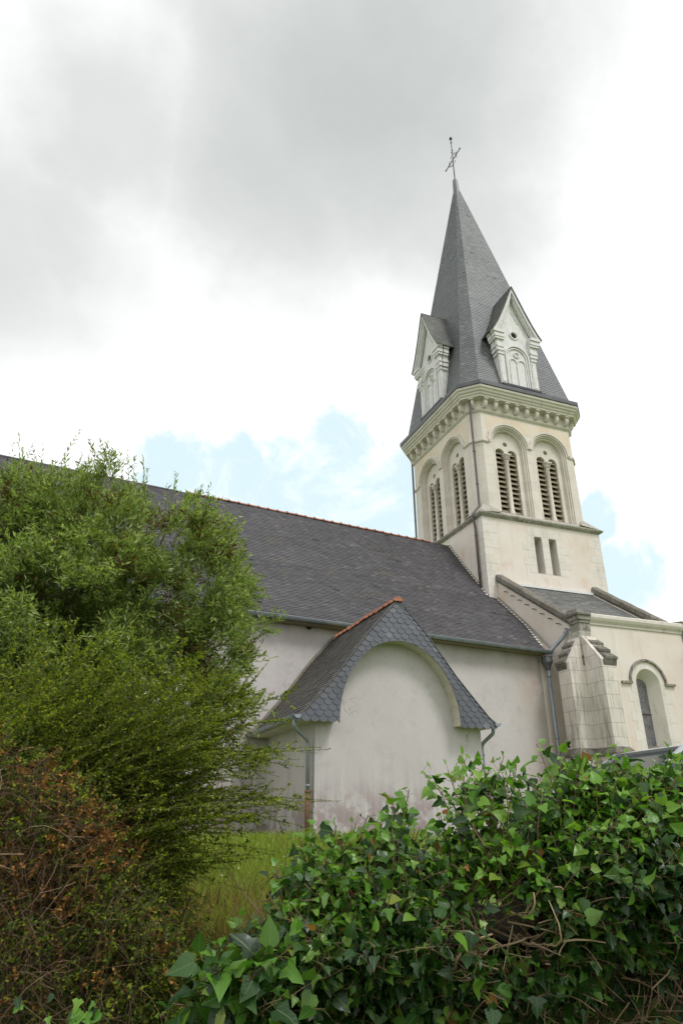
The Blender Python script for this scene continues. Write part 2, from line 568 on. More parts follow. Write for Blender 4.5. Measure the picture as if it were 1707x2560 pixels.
def arc(cx, cz, r, a0, a1, k, rz=None):
    rz = r if rz is None else rz
    return [(cx + r * math.cos(math.radians(a0 + (a1 - a0) * i / k)), cz + rz * math.sin(math.radians(a0 + (a1 - a0) * i / k))) for i in range(k + 1)]


def arch_loop(cx, z0, zs, r, k=20):
    """upright opening with a round head: sill z0, springing zs, half width r"""
    return [(cx - r, z0), (cx + r, z0)] + arc(cx, zs, r, 0, 180, k)


def slates(mb, mapf, s0, s1, e, af, bf, wd, lift=.013, jit=.5, gap=.004, skip=0.0):
    """courses of slates; mapf(a, s, h) -> world point lifted by h off the surface"""
    i = 0
    s_ = s0
    while s_ < s1 - 1e-4:
        t_ = min(s_ + e, s1)
        a0, a1 = af(s_), bf(s_)
        c0, c1 = af(t_), bf(t_)
        lo, hi = min(a0, c0), max(a1, c1)
        x = math.floor(lo / wd) * wd + (wd / 2 if i % 2 else 0) - wd
        while x < hi:
            w_ = wd
            x0, x1 = x + gap / 2, x + w_ - gap / 2
            p0, p1 = max(x0, a0), min(x1, a1)
            q0, q1 = max(x0, c0), min(x1, c1)
            x += w_
            if p1 - p0 < .004 and q1 - q0 < .004:
                continue
            if p1 < p0:
                p0 = p1 = (p0 + p1) / 2
            if q1 < q0:
                q0 = q1 = (q0 + q1) / 2
            if skip and random.random() < skip:
                continue
            l_ = lift * (1 + jit * (random.random() - .5))
            if random.random() < .006:
                l_ *= 1.7
            ds = (random.random() - .5) * e * .06
            A = mapf(p0, s_ + ds, l_)
            B = mapf(p1, s_ + ds + (random.random() - .5) * e * .05, l_)
            Cc = mapf(q1, t_, .003)
            Dd = mapf(q0, t_, .003)
            A2 = mapf(p0, s_ + ds, .0)
            B2 = mapf(p1, s_ + ds, .0)
            mb.mesh([A, B, Cc, Dd, A2, B2], [(0, 1, 2, 3), (4, 5, 1, 0)])
            mb.m[-1] = 1  # butt face takes the painted shadow-line colour
        s_ = t_
        i += 1


# ------------------------------------------------------------------ GROUND
def ground_z(x, y):
    d = x * FH.x + y * FH.y
    if d < 1.6:
        return 0.0
    if d < 3.2:
        t = (d - 1.6) / 1.6
        return .86 * t * t * (3 - 2 * t)
    if d < 15:
        return .86 + (d - 3.2) / 11.8 * .37
    return 1.23


def make_ground():
    gx = [-900, -300, -120, -50, -25] + [x * .5 for x in range(-30, 61)] + [40, 60, 120, 300, 900]
    gy = [-900, -300, -100, -30, -10] + [y * .4 for y in range(-10, 76)] + [40, 60, 120, 300, 900]
    mb = MB()
    vs = [(x, y, ground_z(x, y) + (.03 * math.sin(x * 1.7) * math.cos(y * 1.3) if 3 < y < 30 and abs(x) < 25 else 0)) for y in gy for x in gx]
    k = len(gx)
    fs = [(j * k + i, j * k + i + 1, (j + 1) * k + i + 1, (j + 1) * k + i) for j in range(len(gy) - 1) for i in range(k - 1)]
    mb.mesh(vs, fs)
    o = mb.build('ground', 'lawn', None, True)
    tag(o, 'grassy ground rising in front of the church', 'ground', kind='structure')


make_ground()

# ------------------------------------------------------------------ CHURCH
church = empty('church', (4.97, 17.77, 1.2))
tag(church, 'pale rendered parish church with slate roofs and a tall slate spire on its square tower', 'church')

ND = Vector((math.cos(math.radians(6.6)), math.sin(math.radians(6.6)), 0))
NN = Vector((-math.sin(math.radians(6.6)), math.cos(math.radians(6.6)), 0))
BL = Vector((4.97, 17.77, 0))
nf = frame(BL, ND, (0, 0, 1), -NN)       # a along wall, b height, c outwards
S_END = 9.68

# nave wall with a window at the left
mb = MB()
win = [(-2.1, 3.72), (-1.60, 3.72), (-1.60, 4.9), (-2.1, 4.9)]
mb.plate([(-12, .6), (S_END, .6), (S_END, 6.68), (-12, 6.68)], [win], nf, -.5, 0)
# north wall and gable end
mb.box((-12, .6, -11.3), (S_END, 6.68, -10.8), nf)
mb.plate([(0, .6), (11.3, .6), (11.3, 6.68), (5.65, 12.35), (0, 6.68)], [], frame(BL - ND * 12, NN, (0, 0, 1), ND), 0, .4)
nave = mb.build('nave_wall', 'nave_plaster', church)
mb = MB()
mb.box((-2.1, 3.72, -.34), (-1.60, 4.9, -.30), nf)
wdw = mb.build('window', 'leaded_glass', nave)
mb = MB()
mb.tube([nf(1.11, 6.50, -.02), nf(1.11, 6.49, .05)], .07, 14)
mb.build('vent_hole', 'dark_inside', nave)

# nave roof: profile (u inward from the eave, z)
prof = [(-.04, 6.60), (.5, 7.02), (1.4, 7.80), (3.2, 9.43), (4.6, 11.05), (5.9, 12.57)]
cum = [0]
for i in range(1, len(prof)):
    cum.append(cum[-1] + math.hypot(prof[i][0] - prof[i - 1][0], prof[i][1] - prof[i - 1][1]))


def prof_at(s):
    s = max(min(s, cum[-1]), -.1)
    for i in range(1, len(prof)):
        if s <= cum[i] or i == len(prof) - 1:
            t = (s - cum[i - 1]) / (cum[i] - cum[i - 1])
            du, dz = prof[i][0] - prof[i - 1][0], prof[i][1] - prof[i - 1][1]
            L = math.hypot(du, dz)
            return prof[i - 1][0] + du * t, prof[i - 1][1] + dz * t, -dz / L, du / L


def nroof(a, s, h_):
    u, zz, nu, nz_ = prof_at(s)
    return BL + ND * a + NN * (u - .3 + nu * h_) + Vector((0, 0, zz + nz_ * h_ + .02 * math.sin(a * .9) * math.sin(s * .8)))


def roof_end(s):
    u, zz, _, _ = prof_at(s)
    p = BL + NN * (u - .3)
    xt = 14.72 + min(1, max(0, (u + .02) / 1.5)) * .5
    if p.y + ND.y * 10 > 21.85:
        xt = 14.87
    return (xt - p.x) / ND.x


mb = MB()
M_ = 48
ss = [cum[-1] * i / M_ for i in range(M_ + 1)]
for i in range(M_):
    mb.face([nroof(-12, ss[i], -.035), nroof(roof_end(ss[i]), ss[i], -.035), nroof(roof_end(ss[i + 1]), ss[i + 1], -.035), nroof(-12, ss[i + 1], -.035)])
# far slope
RIDGE = BL + NN * 5.6 + Vector((0, 0, 12.57))
mb.face([RIDGE - ND * 12, RIDGE + ND * 9.4, BL + NN * 11.6 + ND * 9.4 + Vector((0, 0, 6.6)), BL + NN * 11.6 - ND * 12 + Vector((0, 0, 6.6))])
slates(mb, nroof, 0, cum[-1], .112, lambda s: -12, roof_end, .22, .013, .5)
nroof_o = mb.build('nave_roof', ['nave_slate', 'slate_edge_shade'], church)

# eave board
mb = MB()
mb.box((-12, 6.50, .0), (S_END, 6.58, .30), nf)
mb.build('eave_soffit', 'louver_wood', nroof_o)

# ridge tiles (red half-round), grey ridge further left
mb = MB()


def half_round(mb, p, d, L, r, up=Vector((0, 0, 1)), flare=1.12, k=8):
    side = d.cross(up).normalized()
    upv = side.cross(d).normalized()
    vs = []
    for q, rr in ((0, r * flare), (.06, r * flare), (.07, r), (L, r)):
        for i in range(k + 1):
            a = math.pi * i / k
            vs.append(p + d * q + side * math.cos(a) * rr + upv * (math.sin(a) * rr * .85 - .02))
    fs = []
    for j in range(3):
        for i in range(k):
            fs.append((j * (k + 1) + i, j * (k + 1) + i + 1, (j + 1) * (k + 1) + i + 1, (j + 1) * (k + 1) + i))
    fs.append(tuple(range(k + 1)))
    mb.mesh(vs, fs)


a_ = -1.3
while a_ < 9.5:
    half_round(mb, RIDGE + ND * a_ + Vector((0, 0, -.02 + random.uniform(-.008, .008))), ND, .42, .088, flare=1.35)
    a_ += .40
mb.build('ridge_tiles', 'terracotta', nroof_o)
mb = MB()
for a_ in range(-24, -3):
    half_round(mb, RIDGE + ND * (a_ * .5) + Vector((0, 0, -.04)), ND, .52, .08, flare=1.02)
mb.build('slate_ridge_cap', 'nave_slate', nroof_o)

# verge fillet along the tower and wing
mb = MB()
K = 60
for i in range(K):
    s_a, s_b = cum[-1] * i / K, cum[-1] * (i + 1) / K
    e0, e1 = roof_end(s_a), roof_end(s_b)
    if abs(e0 - e1) > .3:
        mb.build('verge_fillet', 'weathered_mortar', nroof_o)
        mb = MB()
        continue
    w0 = .10 + .03 * random.random()
    mb.mesh([nroof(e0 - w0, s_a, .02), nroof(e0 + .05, s_a, .06), nroof(e1 + .05, s_b, .06), nroof(e1 - w0, s_b, .02),
             nroof(e0 - w0, s_a, -.01), nroof(e1 - w0, s_b, -.01)], [(0, 1, 2, 3), (4, 0, 3, 5)])
mb.build('verge_fillet', 'weathered_mortar', nroof_o)
for i in range(40):
    mb = MB()
    s_ = .4 + i * .2
    if s_ > cum[-1] - .1:
        break
    e0 = roof_end(s_) - .09
    mb.mesh([nroof(e0 - .05, s_, .03), nroof(e0 + .02, s_, .04), nroof(e0 + .02, s_ + .09, .04), nroof(e0 - .05, s_ + .09, .03)], [(0, 1, 2, 3)])
    mb.build('lead_soaker', 'lead_white', nroof_o)


def gutter(name, p0, p1, out, r, parent, mat='zinc', rings=.9):
    """half-round gutter from p0 to p1 hanging on the side `out`"""
    p0, p1, out = Vector(p0), Vector(p1), Vector(out)
    d = (p1 - p0).normalized()
    L = (p1 - p0).length
    mb = MB()
    k = 10
    segs = []
    for i in range(k + 1):
        a = math.pi * i / k
        segs.append((-math.cos(a) * r, -math.sin(a) * r))
    pr = segs + [(x * .88, y_ * .88) for x, y_ in reversed(segs)]
    m = len(pr)
    vs = [p0 + out * x + Vector((0, 0, y_)) for x, y_ in pr] + [p1 + out * x + Vector((0, 0, y_)) for x, y_ in pr]
    mb.mesh(vs, [(i, (i + 1) % m, m + (i + 1) % m, m + i) for i in range(m)])
    for off_ in (0, L - .006):
        q = p0 + d * off_
        vs = [q + out * x + Vector((0, 0, y_)) for x, y_ in segs] + [q + d * .006 + out * x + Vector((0, 0, y_)) for x, y_ in segs]
        kk = len(segs)
        mb.mesh(vs, [tuple(range(kk)), tuple(range(2 * kk - 1, kk - 1, -1))])
    # rolled lip
    mb.tube([p0 + out * r, p1 + out * r], .012, 8)
    # seams
    q = rings * .5
    while q < L:
        ps = [p0 + d * q + out * x * 1.03 + Vector((0, 0, y_ * 1.03)) for x, y_ in segs]
        mb.tube(ps, .008, 5)
        q += rings
    return mb.build(name, mat, parent, True)


gutter('roof_gutter', nf(-11.9, 6.62, .40), nf(9.86, 6.60, .40), -NN, .085, church)

# ---- side chapel (bump with slated gable)
YG, YW = 13.79, 14.15
CX = 6.84
GH = [(0, 6.19), (.73, 5.40), (1.40, 4.52), (1.90, 3.95), (2.20, 3.62), (2.36, 3.50)]


def gz(dx):
    dx = abs(dx)
    for (x0, z0), (x1, z1) in zip(GH, GH[1:]):
        if dx <= x1:
            return z0 + (z1 - z0) * (dx - x0) / (x1 - x0)
    return 3.5


def back_y(x):
    return BL.y + (x - BL.x) * math.tan(math.radians(6.6))


mb = MB()
fw = frame((0, YW, 0), (1, 0, 0), (0, 0, 1), (0, -1, 0))
poly = [(4.97, .6), (9.01, .6), (9.01, gz(9.01 - CX) - .08)]
for dx in (1.9, 1.4, .73, 0, -.73, -1.4):
    poly.append((CX + dx, gz(dx) - .07))
poly.append((4.97, gz(4.97 - CX) - .08))
mb.plate(poly, [], fw, -.35, 0)
mb.box((4.97, YW + .352, .6), (5.3, 18.1, 3.52))
mb.box((8.68, YW + .352, .6), (9.01, 18.5, 3.52))
chapel = mb.build('chapel_wall', 'nave_plaster', church)
mb = MB()
mb.box((4.96, YW - .012, .6), (9.02, YW - .002, 1.78))
mb.box((4.955, YW, .6), (4.968, 17.9, 1.78))
mb.build('plinth', 'nave_plaster', chapel)

# chapel roof
cprof = [(dx, gz(dx)) for dx in (2.36, 2.20, 1.90, 1.40, .73, 0)]
ccum = [0]
for i in range(1, len(cprof)):
    ccum.append(ccum[-1] + math.hypot(cprof[i][0] - cprof[i - 1][0], cprof[i][1] - cprof[i - 1][1]))


def croof(sgn):
    def f(a, s, h_):
        s = max(s, -.1)
        for i in range(1, len(cprof)):
            if s <= ccum[i] or i == len(cprof) - 1:
                t = (s - ccum[i - 1]) / (ccum[i] - ccum[i - 1])
                dx = cprof[i - 1][0] + (cprof[i][0] - cprof[i - 1][0]) * t
                zz = cprof[i - 1][1] + (cprof[i][1] - cprof[i - 1][1]) * t
                tx, tz = cprof[i][0] - cprof[i - 1][0], cprof[i][1] - cprof[i - 1][1]
                L = math.hypot(tx, tz)
                return Vector((CX + sgn * (dx + tz / L * h_), a, zz - tx / L * h_ + .03))
    return f


mb = MB()
for sgn in (-1, 1):
    f = croof(sgn)
    bf = lambda s, f=f: back_y(f(0, s, 0).x) + .02
    for i in range(20):
        sa, sb = ccum[-1] * i / 20, ccum[-1] * (i + 1) / 20
        mb.mesh([f(YG - .02, sa, 0), f(bf(sa), sa, 0), f(bf(sb), sb, 0), f(YG - .02, sb, 0), f(YG - .02, sa, -.05), f(bf(sa), sa, -.05), f(bf(sb), sb, -.05), f(YG - .02, sb, -.05)],
                [(0, 1, 2, 3), (4, 5, 6, 7), (0, 3, 7, 4)])
    slates(mb, f, 0, ccum[-1], .11, lambda s: YG - .03, bf, .20, .013, .8)
mb.box((CX - 2.33, YW + .02, 3.455), (4.968, 17.6, 3.475))
mb.m[-6:] = [2] * 6
mb.box((9.012, YW + .02, 3.455), (CX + 2.33, 18.0, 3.475))
mb.m[-6:] = [2] * 6
chroof = mb.build('chapel_roof', ['chapel_slate', 'slate_edge_shade', 'soffit_stone'], church)
mb = MB()
yy = YG - .06
while yy < 17.75:
    half_round(mb, Vector((CX + random.uniform(-.008, .008), yy, 6.20 + random.uniform(-.012, .012))), Vector((0, 1, random.uniform(-.03, .03))).normalized(), .33, .092, flare=1.38)
    yy += .29
mb.build('ridge_tiles', 'terracotta', chroof)
# flashing line of mortar where the chapel roof meets the nave wall
mb = MB()
f = croof(-1)
for i in range(20):
    sa, sb = ccum[-1] * i / 20, ccum[-1] * (i + 1) / 20
    pa, pb = f(0, sa, 0), f(0, sb, 0)
    pa.y, pb.y = back_y(pa.x) - .012, back_y(pb.x) - .012
    mb.mesh([pa, pb, pb + Vector((-.03, 0, .09)), pa + Vector((-.03, 0, .09)), pa + Vector((0, .05, 0)), pb + Vector((0, .05, 0))], [(0, 1, 2, 3), (0, 1, 5, 4)])
mb.build('mortar_fillet', 'weathered_mortar', chroof)

# slated gable board with an elliptical arch
AW, AH, AZ = 1.465, 1.80, 3.46
fg = frame((CX, YW - .003, 0), (1, 0, 0), (0, 0, 1), (0, -1, 0))
mb = MB()
outer = [(x, z_ - .01) for x, z_ in [(-2.36, 3.5)] + [(-dx, z_) for dx, z_ in reversed(GH[:-1])] + [(dx, z_) for dx, z_ in GH[1:]]]
lower = [(2.34, AZ)] + [(AW * math.cos(t), AZ + AH * math.sin(t)) for t in [math.pi * i / 40 for i in range(41)]] + [(-2.34, AZ)]
mb.plate(outer + lower, [], fg, 0, YW - YG - .003)
gable = mb.build('gable_board', 'soffit_stone', church)
# ribs of slate edges under the arch
mb = MB()
for i in range(1, 64):
    t = math.pi * i / 64 + random.uniform(-.006, .006)
    ca, sa = math.cos(t), math.sin(t)
    r1 = random.uniform(.004, .016)
    p = (AW * ca, AZ + AH * sa)
    q = ((AW - r1) * ca, AZ + (AH - r1) * sa)
    dx, dz = -sa * .016, ca * .016
    mb.plate([(p[0] - dx, p[1] - dz), (p[0] + dx, p[1] + dz), (q[0] + dx, q[1] + dz), (q[0] - dx, q[1] - dz)], [], fg, .01, YW - YG - .012)
mb.build('arch_lining', 'soffit_stone', gable)
# fish-scale slates
mb = MB()


def clampg(x, z_):
    lim_z = gz(x) - .0
    if z_ > lim_z:
        z_ = lim_z
    if z_ > AZ:
        rr = math.hypot(x / AW, (z_ - AZ) / AH)
        if rr < .99 and rr > 1e-6:
            x, z_ = x * .99 / rr, AZ + (z_ - AZ) * .99 / rr
    elif abs(x) < AW - .01:
        x = (AW - .01) * (1 if x > 0 else -1)
    return x, z_


row = 0
zz = AZ - .05
while zz < 6.25:
    x = -2.5 + (.098 if row % 2 else 0)
    while x < 2.6:
        xc, zc = x + .098, zz + .10
        x += .196
        inside = abs(xc) < 2.42 and zc < gz(xc) + .10 and (math.hypot(xc / AW, max(0, zc + .03 - AZ) / AH) > .97) and abs(xc) > (AW - .06 if zc < AZ + .12 else 0)
        if not inside:
            continue
        cxj = xc + random.uniform(-.004, .004)
        r = .096
        hz = r * random.uniform(.92, 1.05)
        loop = [(cxj + r * math.cos(math.pi + math.pi * i / 12), zz + r * .9 + hz * math.sin(math.pi + math.pi * i / 12)) for i in range(13)] + [(cxj + r, zz + .235), (cxj - r, zz + .235)]
        zb = zz
        loop = [clampg(*p) for p in loop]
        xs = [p[0] for p in loop]
        zs = [p[1] for p in loop]
        if max(xs) - min(xs) < .03 or max(zs) - min(zs) < .03:
            continue
        tl = .020 + random.random() * .005

        def P(p, hh):
            t = min(1, max(0, (p[1] - zb) / .24))
            return fg(p[0], p[1], YW - YG + hh * (1 - t) + .003)
        k = len(loop)
        vs = [P(p, tl) for p in loop] + [P(p, 0) for p in loop]
        mb.mesh(vs, [tuple(range(k))] + [(i, i + 1, k + i + 1, k + i) for i in range(12)])
        mb.m[-12:] = [1] * 12  # scale rims carry the same painted shadow colour
    zz += .118
    row += 1
mb.build('fish_scale_slates', ['gable_slate', 'slate_edge_shade'], gable)
mb = MB()
for sgn in (-1, 1):
    mb.tube([Vector((CX + sgn * dx, YG - .02, z_ + .035)) for dx, z_ in GH], .014, 6)
mb.build('verge_strip', 'zinc_dark', gable)

# chapel gutters and downpipes
XL, XR = CX - 2.36, CX + 2.36
g1 = gutter('chapel_gutter', (XL - .03, YG - .06, 3.53), (XL - .03, back_y(XL) - .02, 3.53), (-1, 0, 0), .075, church, rings=.9)
g2 = gutter('chapel_gutter', (XR + .03, YG - .06, 3.53), (XR + .03, back_y(XR) - .02, 3.53), (1, 0, 0), .075, church, rings=.9)


def pipe(name, pts, r, mat, parent, collars=(), label=None):
    # smooth the corners
    P = [Vector(p) for p in pts]
    path = [P[0]]
    for i in range(1, len(P) - 1):
        a, b_, c = P[i - 1], P[i], P[i + 1]
        k = min(.10, (b_ - a).length * .4, (c - b_).length * .4)
        q0 = b_ + (a - b_).normalized() * k
        q1 = b_ + (c - b_).normalized() * k
        for j in range(6):
            t = j / 5
            path.append(q0 * (1 - t) ** 2 + b_ * 2 * t * (1 - t) + q1 * t * t)
    path.append(P[-1])
    mb = MB()
    mb.tube(path, r, 12)
    for z_, rr, hh in collars:
        b_ = P[-1]
        a = P[-2]
        t = (z_ - b_.z) / (a.z - b_.z)
        q = b_ + (a - b_) * t
        mb.lathe(q - Vector((0, 0, hh / 2)), [(rr, 0), (rr, hh)], 12)
    o = mb.build(name, mat, parent, True)
    if label:
        o['label'] = label
    return o


YP = YW - .02
pipe('downpipe', [(XL - .03, YG + .16, 3.47), (XL - .03, YG + .16, 3.30), (4.86, YW + .10, 3.08), (4.86, YW + .10, 2.05)], .042, 'zinc', church, [(2.9, .052, .05), (2.2, .050, .04)])
pipe('downpipe', [(4.86, YW + .10, 2.10), (4.86, YW + .10, 1.15)], .052, 'rusty_pipe', church, [(2.08, .062, .06), (1.95, .060, .03), (1.32, .062, .05)], 'rusty brown lower length of pipe')
pipe('downpipe', [(XR + .03, YG + .16, 3.47), (XR + .03, YG + .16, 3.34), (9.09, YW + .12, 3.12), (9.09, YW + .12, 1.1)], .042, 'zinc', church, [(2.9, .052, .05), (2.2, .050, .04)])

# ---- lower tower
TX0, TX1, TY0, TY1 = 14.86, 20.85, 21.85, 28.45
mb = MB()
slit1 = [(17.33, 10.72), (17.73, 10.72), (17.73, 12.30), (17.69, 12.36), (17.37, 12.36), (17.33, 12.30)]
slit2 = [(x + .74, z_) for x, z_ in slit1]
ft = frame((0, TY0, 0), (1, 0, 0), (0, 0, 1), (0, -1, 0))
mb.plate([(TX0, .6), (TX1, .6), (TX1, 12.95), (TX0, 12.95)], [slit1, slit2], ft, -.6, 0)
mb.box((TX0, TY0 + .602, .6), (TX0 + .5, TY1, 12.95))
mb.box((TX1 - .5, TY0 + .602, .6), (TX1, TY1, 12.95))
mb.box((TX0 + .502, TY1 - .5, .6), (TX1 - .502, TY1, 12.95))
tower = mb.build('tower_wall', 'tower_plaster', church)
for dx in (0, .74):
    mb = MB()
    lo_ = [(x + dx, z_) for x, z_ in slit1]
    li_ = [(17.53 + dx + (x - 17.53 - dx) * .96, 11.54 + (z_ - 11.54) * .994) for x, z_ in lo_]
    mb.plate(lo_, [li_], ft, -.46, .004)
    mb.build('slit_reveal', 'quoin_stone', tower)
    mb = MB()
    mb.box((17.3 + dx, TY0 + .50, 10.7), (17.76 + dx, TY0 + .53, 12.4))
    mb.mi = 1
    mb.box((17.52 + dx, TY0 + .47, 10.7), (17.55 + dx, TY0 + .498, 12.4))
    mb.box((17.3 + dx, TY0 + .47, 11.45), (17.519 + dx, TY0 + .498, 11.49))
    mb.box((17.551 + dx, TY0 + .47, 11.45), (17.76 + dx, TY0 + .498, 11.49))
    mb.build('slit_window', ['leaded_glass', 'iron'], tower)
# quoins and slit surrounds: proud by 6 mm
h_ = .335
mbl, mbr, mbs = MB(), MB(), MB()
for i in range(26):
    z0 = 4.2 + i * h_
    z1 = z0 + h_ - .008
    if z1 > 12.95:
        z1 = 12.94
    la = .42 if i % 2 else .66
    lb = .66 if i % 2 else .42
    mbl.box((TX0 - .006, TY0 - .006, z0), (TX0 + la, TY0 + lb, z1))
    mbr.box((TX1 - la, TY0 - .006, z0), (TX1 + .006, TY0 + lb, z1))
mbl.build('quoins', 'quoin_stone', tower)
mbr.build('quoins', 'quoin_stone', tower)
for i in range(5):
    z0 = 10.72 + i * .33
    z1 = z0 + .322
    w_ = .62 if i % 2 else .38
    mbs.box((17.33 - w_, TY0 - .006, z0), (17.328, TY0 + .05, z1))
    mbs.box((17.732, TY0 - .006, z0), (18.068, TY0 + .05, z1))
    mbs.box((18.472, TY0 - .006, z0), (18.47 + w_, TY0 + .05, z1))
for x0, x1 in ((17.05, 17.40), (17.408, 17.70), (17.708, 18.02), (18.028, 18.36), (18.368, 18.75)):
    mbs.box((x0, TY0 - .006, 12.375), (x1, TY0 + .05, 12.74))
mbs.build('slit_surround', 'quoin_stone', tower)

# string course with weathered slope up to the belfry
CH = .42
BX0, BX1, BY0, BY1 = 15.10, 20.78, 22.15, 28.25


def octo(off, x0=BX0, x1=BX1, y0=BY0, y1=BY1, ch=CH):
    x0 -= off
    x1 += off
    y0 -= off
    y1 += off
    c = max(.001, ch + off * .586)
    return [(x0 + c, y0), (x1 - c, y0), (x1, y0 + c), (x1, y1 - c), (x1 - c, y1), (x0 + c, y1), (x0, y1 - c), (x0, y0 + c)]


def ring(mb, profile, polyf, cap=True):
    loops = []
    for d, z_ in profile:
        loops.append([(x, y, z_) for x, y in polyf(d)])
    k = len(loops[0])
    vs = [p for L in loops for p in L]
    fs = []
    for j in range(len(loops) - 1):
        for i in range(k):
            i2 = (i + 1) % k
            fs.append((j * k + i, j * k + i2, (j + 1) * k + i2, (j + 1) * k + i))
    if cap:
        fs.append(tuple(range(k - 1, -1, -1)))
        fs.append(tuple((len(loops) - 1) * k + i for i in range(k)))
    mb.mesh(vs, fs)


def quad(off):
    return [(TX0 - off, TY0 - off), (TX1 + off, TY0 - off), (TX1 + off, TY1 + off), (TX0 - off, TY1 + off)]


mb = MB()
ring(mb, [(-.1, 12.92), (.02, 12.925), (.05, 12.96), (.10, 12.98), (.15, 13.03), (.16, 13.08), (.13, 13.10), (-.28, 13.38), (-.40, 13.40)], quad)
# pyramidal stops on the four corners
for sx, sy, X, Y in ((-1, -1, TX0, TY0), (1, -1, TX1, TY0), (1, 1, TX1, TY1), (-1, 1, TX0, TY1)):
    a0 = Vector((X + sx * .12, Y + sy * .12, 13.09))
    mb.mesh([a0, a0 - Vector((sx * 1.15, 0, -.12)), a0 - Vector((0, sy * 1.15, -.12)), (X - sx * .42, Y - sy * .46, 13.78)], [(0, 1, 3), (0, 3, 2), (0, 2, 1), (1, 2, 3)])
mb.build('string_course', 'lichen_stone', church)

# ---- belfry
belfry = None
core = MB()
hood = MB()
deco = MB()


def belfry_face(o, u, nrm, half, cs):
    """o: foot centre of the face plane, z=0"""
    global belfry
    f = frame(o, u, (0, 0, 1), nrm)
    zs, R = 16.80, .93
    left, right = cs
    # outer order with the two big arches
    outerp = [(-half, 13.2), (left - R, 13.2)] + [(left + R * math.cos(a), zs + R * math.sin(a)) for a in [math.pi * (1 - i / 22) for i in range(23)]] + \
             [(left + R, 13.2), (right - R, 13.2)] + [(right + R * math.cos(a), zs + R * math.sin(a)) for a in [math.pi * (1 - i / 22) for i in range(23)]] + \
             [(right + R, 13.2), (half, 13.2), (half, 18.45), (-half, 18.45)]
    core.plate(outerp, [], f, -.27, 0)
    for c in cs:
        # inner order with two lights and an oculus
        zl = 16.50
        l1 = arch_loop(c - .32, 13.5, zl, .235, 12)
        l2 = arch_loop(c + .32, 13.5, zl, .235, 12)
        oc = arc(c, 17.0, .115, 0, 360, 14)[:-1]
        core.plate([(c - R - .04, 13.2), (c + R + .04, 13.2), (c + R + .04, 17.8), (c - R - .04, 17.8)], [l1, l2, oc], f, -.60, -.272)
        # cove ring and hood
        for (r0, r1, c0, c1) in ((R - .13, R - .002, -.272, -.12), (R - .06, R - .003, -.119, -.05)):
            pts = arc(c, zs, r1, 0, 180, 20) + arc(c, zs, r0, 180, 0, 20)
            core.plate(pts, [], f, c0, c1)
        for sg in (-1, 1):
            xx = c + sg * R
            core.box((min(xx - sg * .002, xx - sg * .13), 13.2, -.272), (max(xx - sg * .002, xx - sg * .13), zs, -.12), f)
            core.box((min(xx - sg * .003, xx - sg * .06), 13.2, -.119), (max(xx - sg * .003, xx - sg * .06), zs, -.05), f)
        pts = arc(c, zs, 1.11, 0, 180, 26) + arc(c, zs, 1.01, 180, 0, 26)
        hood.plate(pts, [], f, -.02, .07)
        pts = arc(c, zs, 1.009, 0, 180, 26) + arc(c, zs, .935, 180, 0, 26)
        hood.plate(pts, [], f, -.02, .025)
        # sloping sill
        deco.mesh([f(c - R - .05, 13.2, .16), f(c + R + .05, 13.2, .16), f(c + R - .02, 13.56, -.27), f(c - R + .02, 13.56, -.27), f(c - R - .05, 13.1, -.27), f(c + R + .05, 13.1, -.27)],
                  [(0, 1, 2, 3), (0, 3, 4), (1, 5, 2), (0, 4, 5, 1)])
    # impost bands at the outside edges
    for x0, x1 in ((-half - .02, left - 1.05), (right + 1.05, half + .02)):
        if x1 - x0 > .02:
            hood.box((x0, zs - .03, .0), (x1, zs + .06, .07), f)
            hood.box((x0, zs - .08, .0), (x1, zs - .031, .035), f)
    return f


XC, YC = (BX0 + BX1) / 2, (BY0 + BY1) / 2
hx, hy = (BX1 - BX0) / 2 - CH, (BY1 - BY0) / 2 - CH
faces = [((XC, BY0, 0), (1, 0, 0), (0, -1, 0), hx, (-1.08, 1.12)),
         ((BX0, YC, 0), (0, -1, 0), (-1, 0, 0), hy, (-1.14, 1.10)),
         ((BX1, YC, 0), (0, 1, 0), (1, 0, 0), hy, (-1.12, 1.12)),
         ((XC, BY1, 0), (-1, 0, 0), (0, 1, 0), hx, (-1.10, 1.10))]
ffs = [belfry_face(*F) for F in faces]
# chamfer faces
P8 = octo(0)
I8 = octo(-.5)
for i in (1, 3, 5, 7):
    p, q = P8[i], P8[(i + 1) % 8]
    pi_, qi = I8[i], I8[(i + 1) % 8]
    core.mesh([(*p, 13.2), (*q, 13.2), (*q, 18.45), (*p, 18.45), (*pi_, 13.2), (*qi, 13.2), (*qi, 18.45), (*pi_, 18.45)],
              [(0, 1, 2, 3), (0, 3, 7, 4), (1, 5, 6, 2)])
    A, B = octo(.0)[i], octo(.0)[(i + 1) % 8]
    A1, B1 = octo(.07)[i], octo(.07)[(i + 1) % 8]
    hood.mesh([(*A, 16.77), (*B, 16.77), (*B1, 16.77), (*A1, 16.77), (*A, 16.86), (*B, 16.86), (*B1, 16.86), (*A1, 16.86)],
              [(0, 1, 2, 3), (4, 5, 6, 7), (3, 2, 6, 7)])
belfry = core.build('belfry_wall', 'belfry_stone', church)
hood.build('hood_mould', 'cornice_stone', belfry)
deco.build('sloping_sill', 'lichen_stone', belfry)
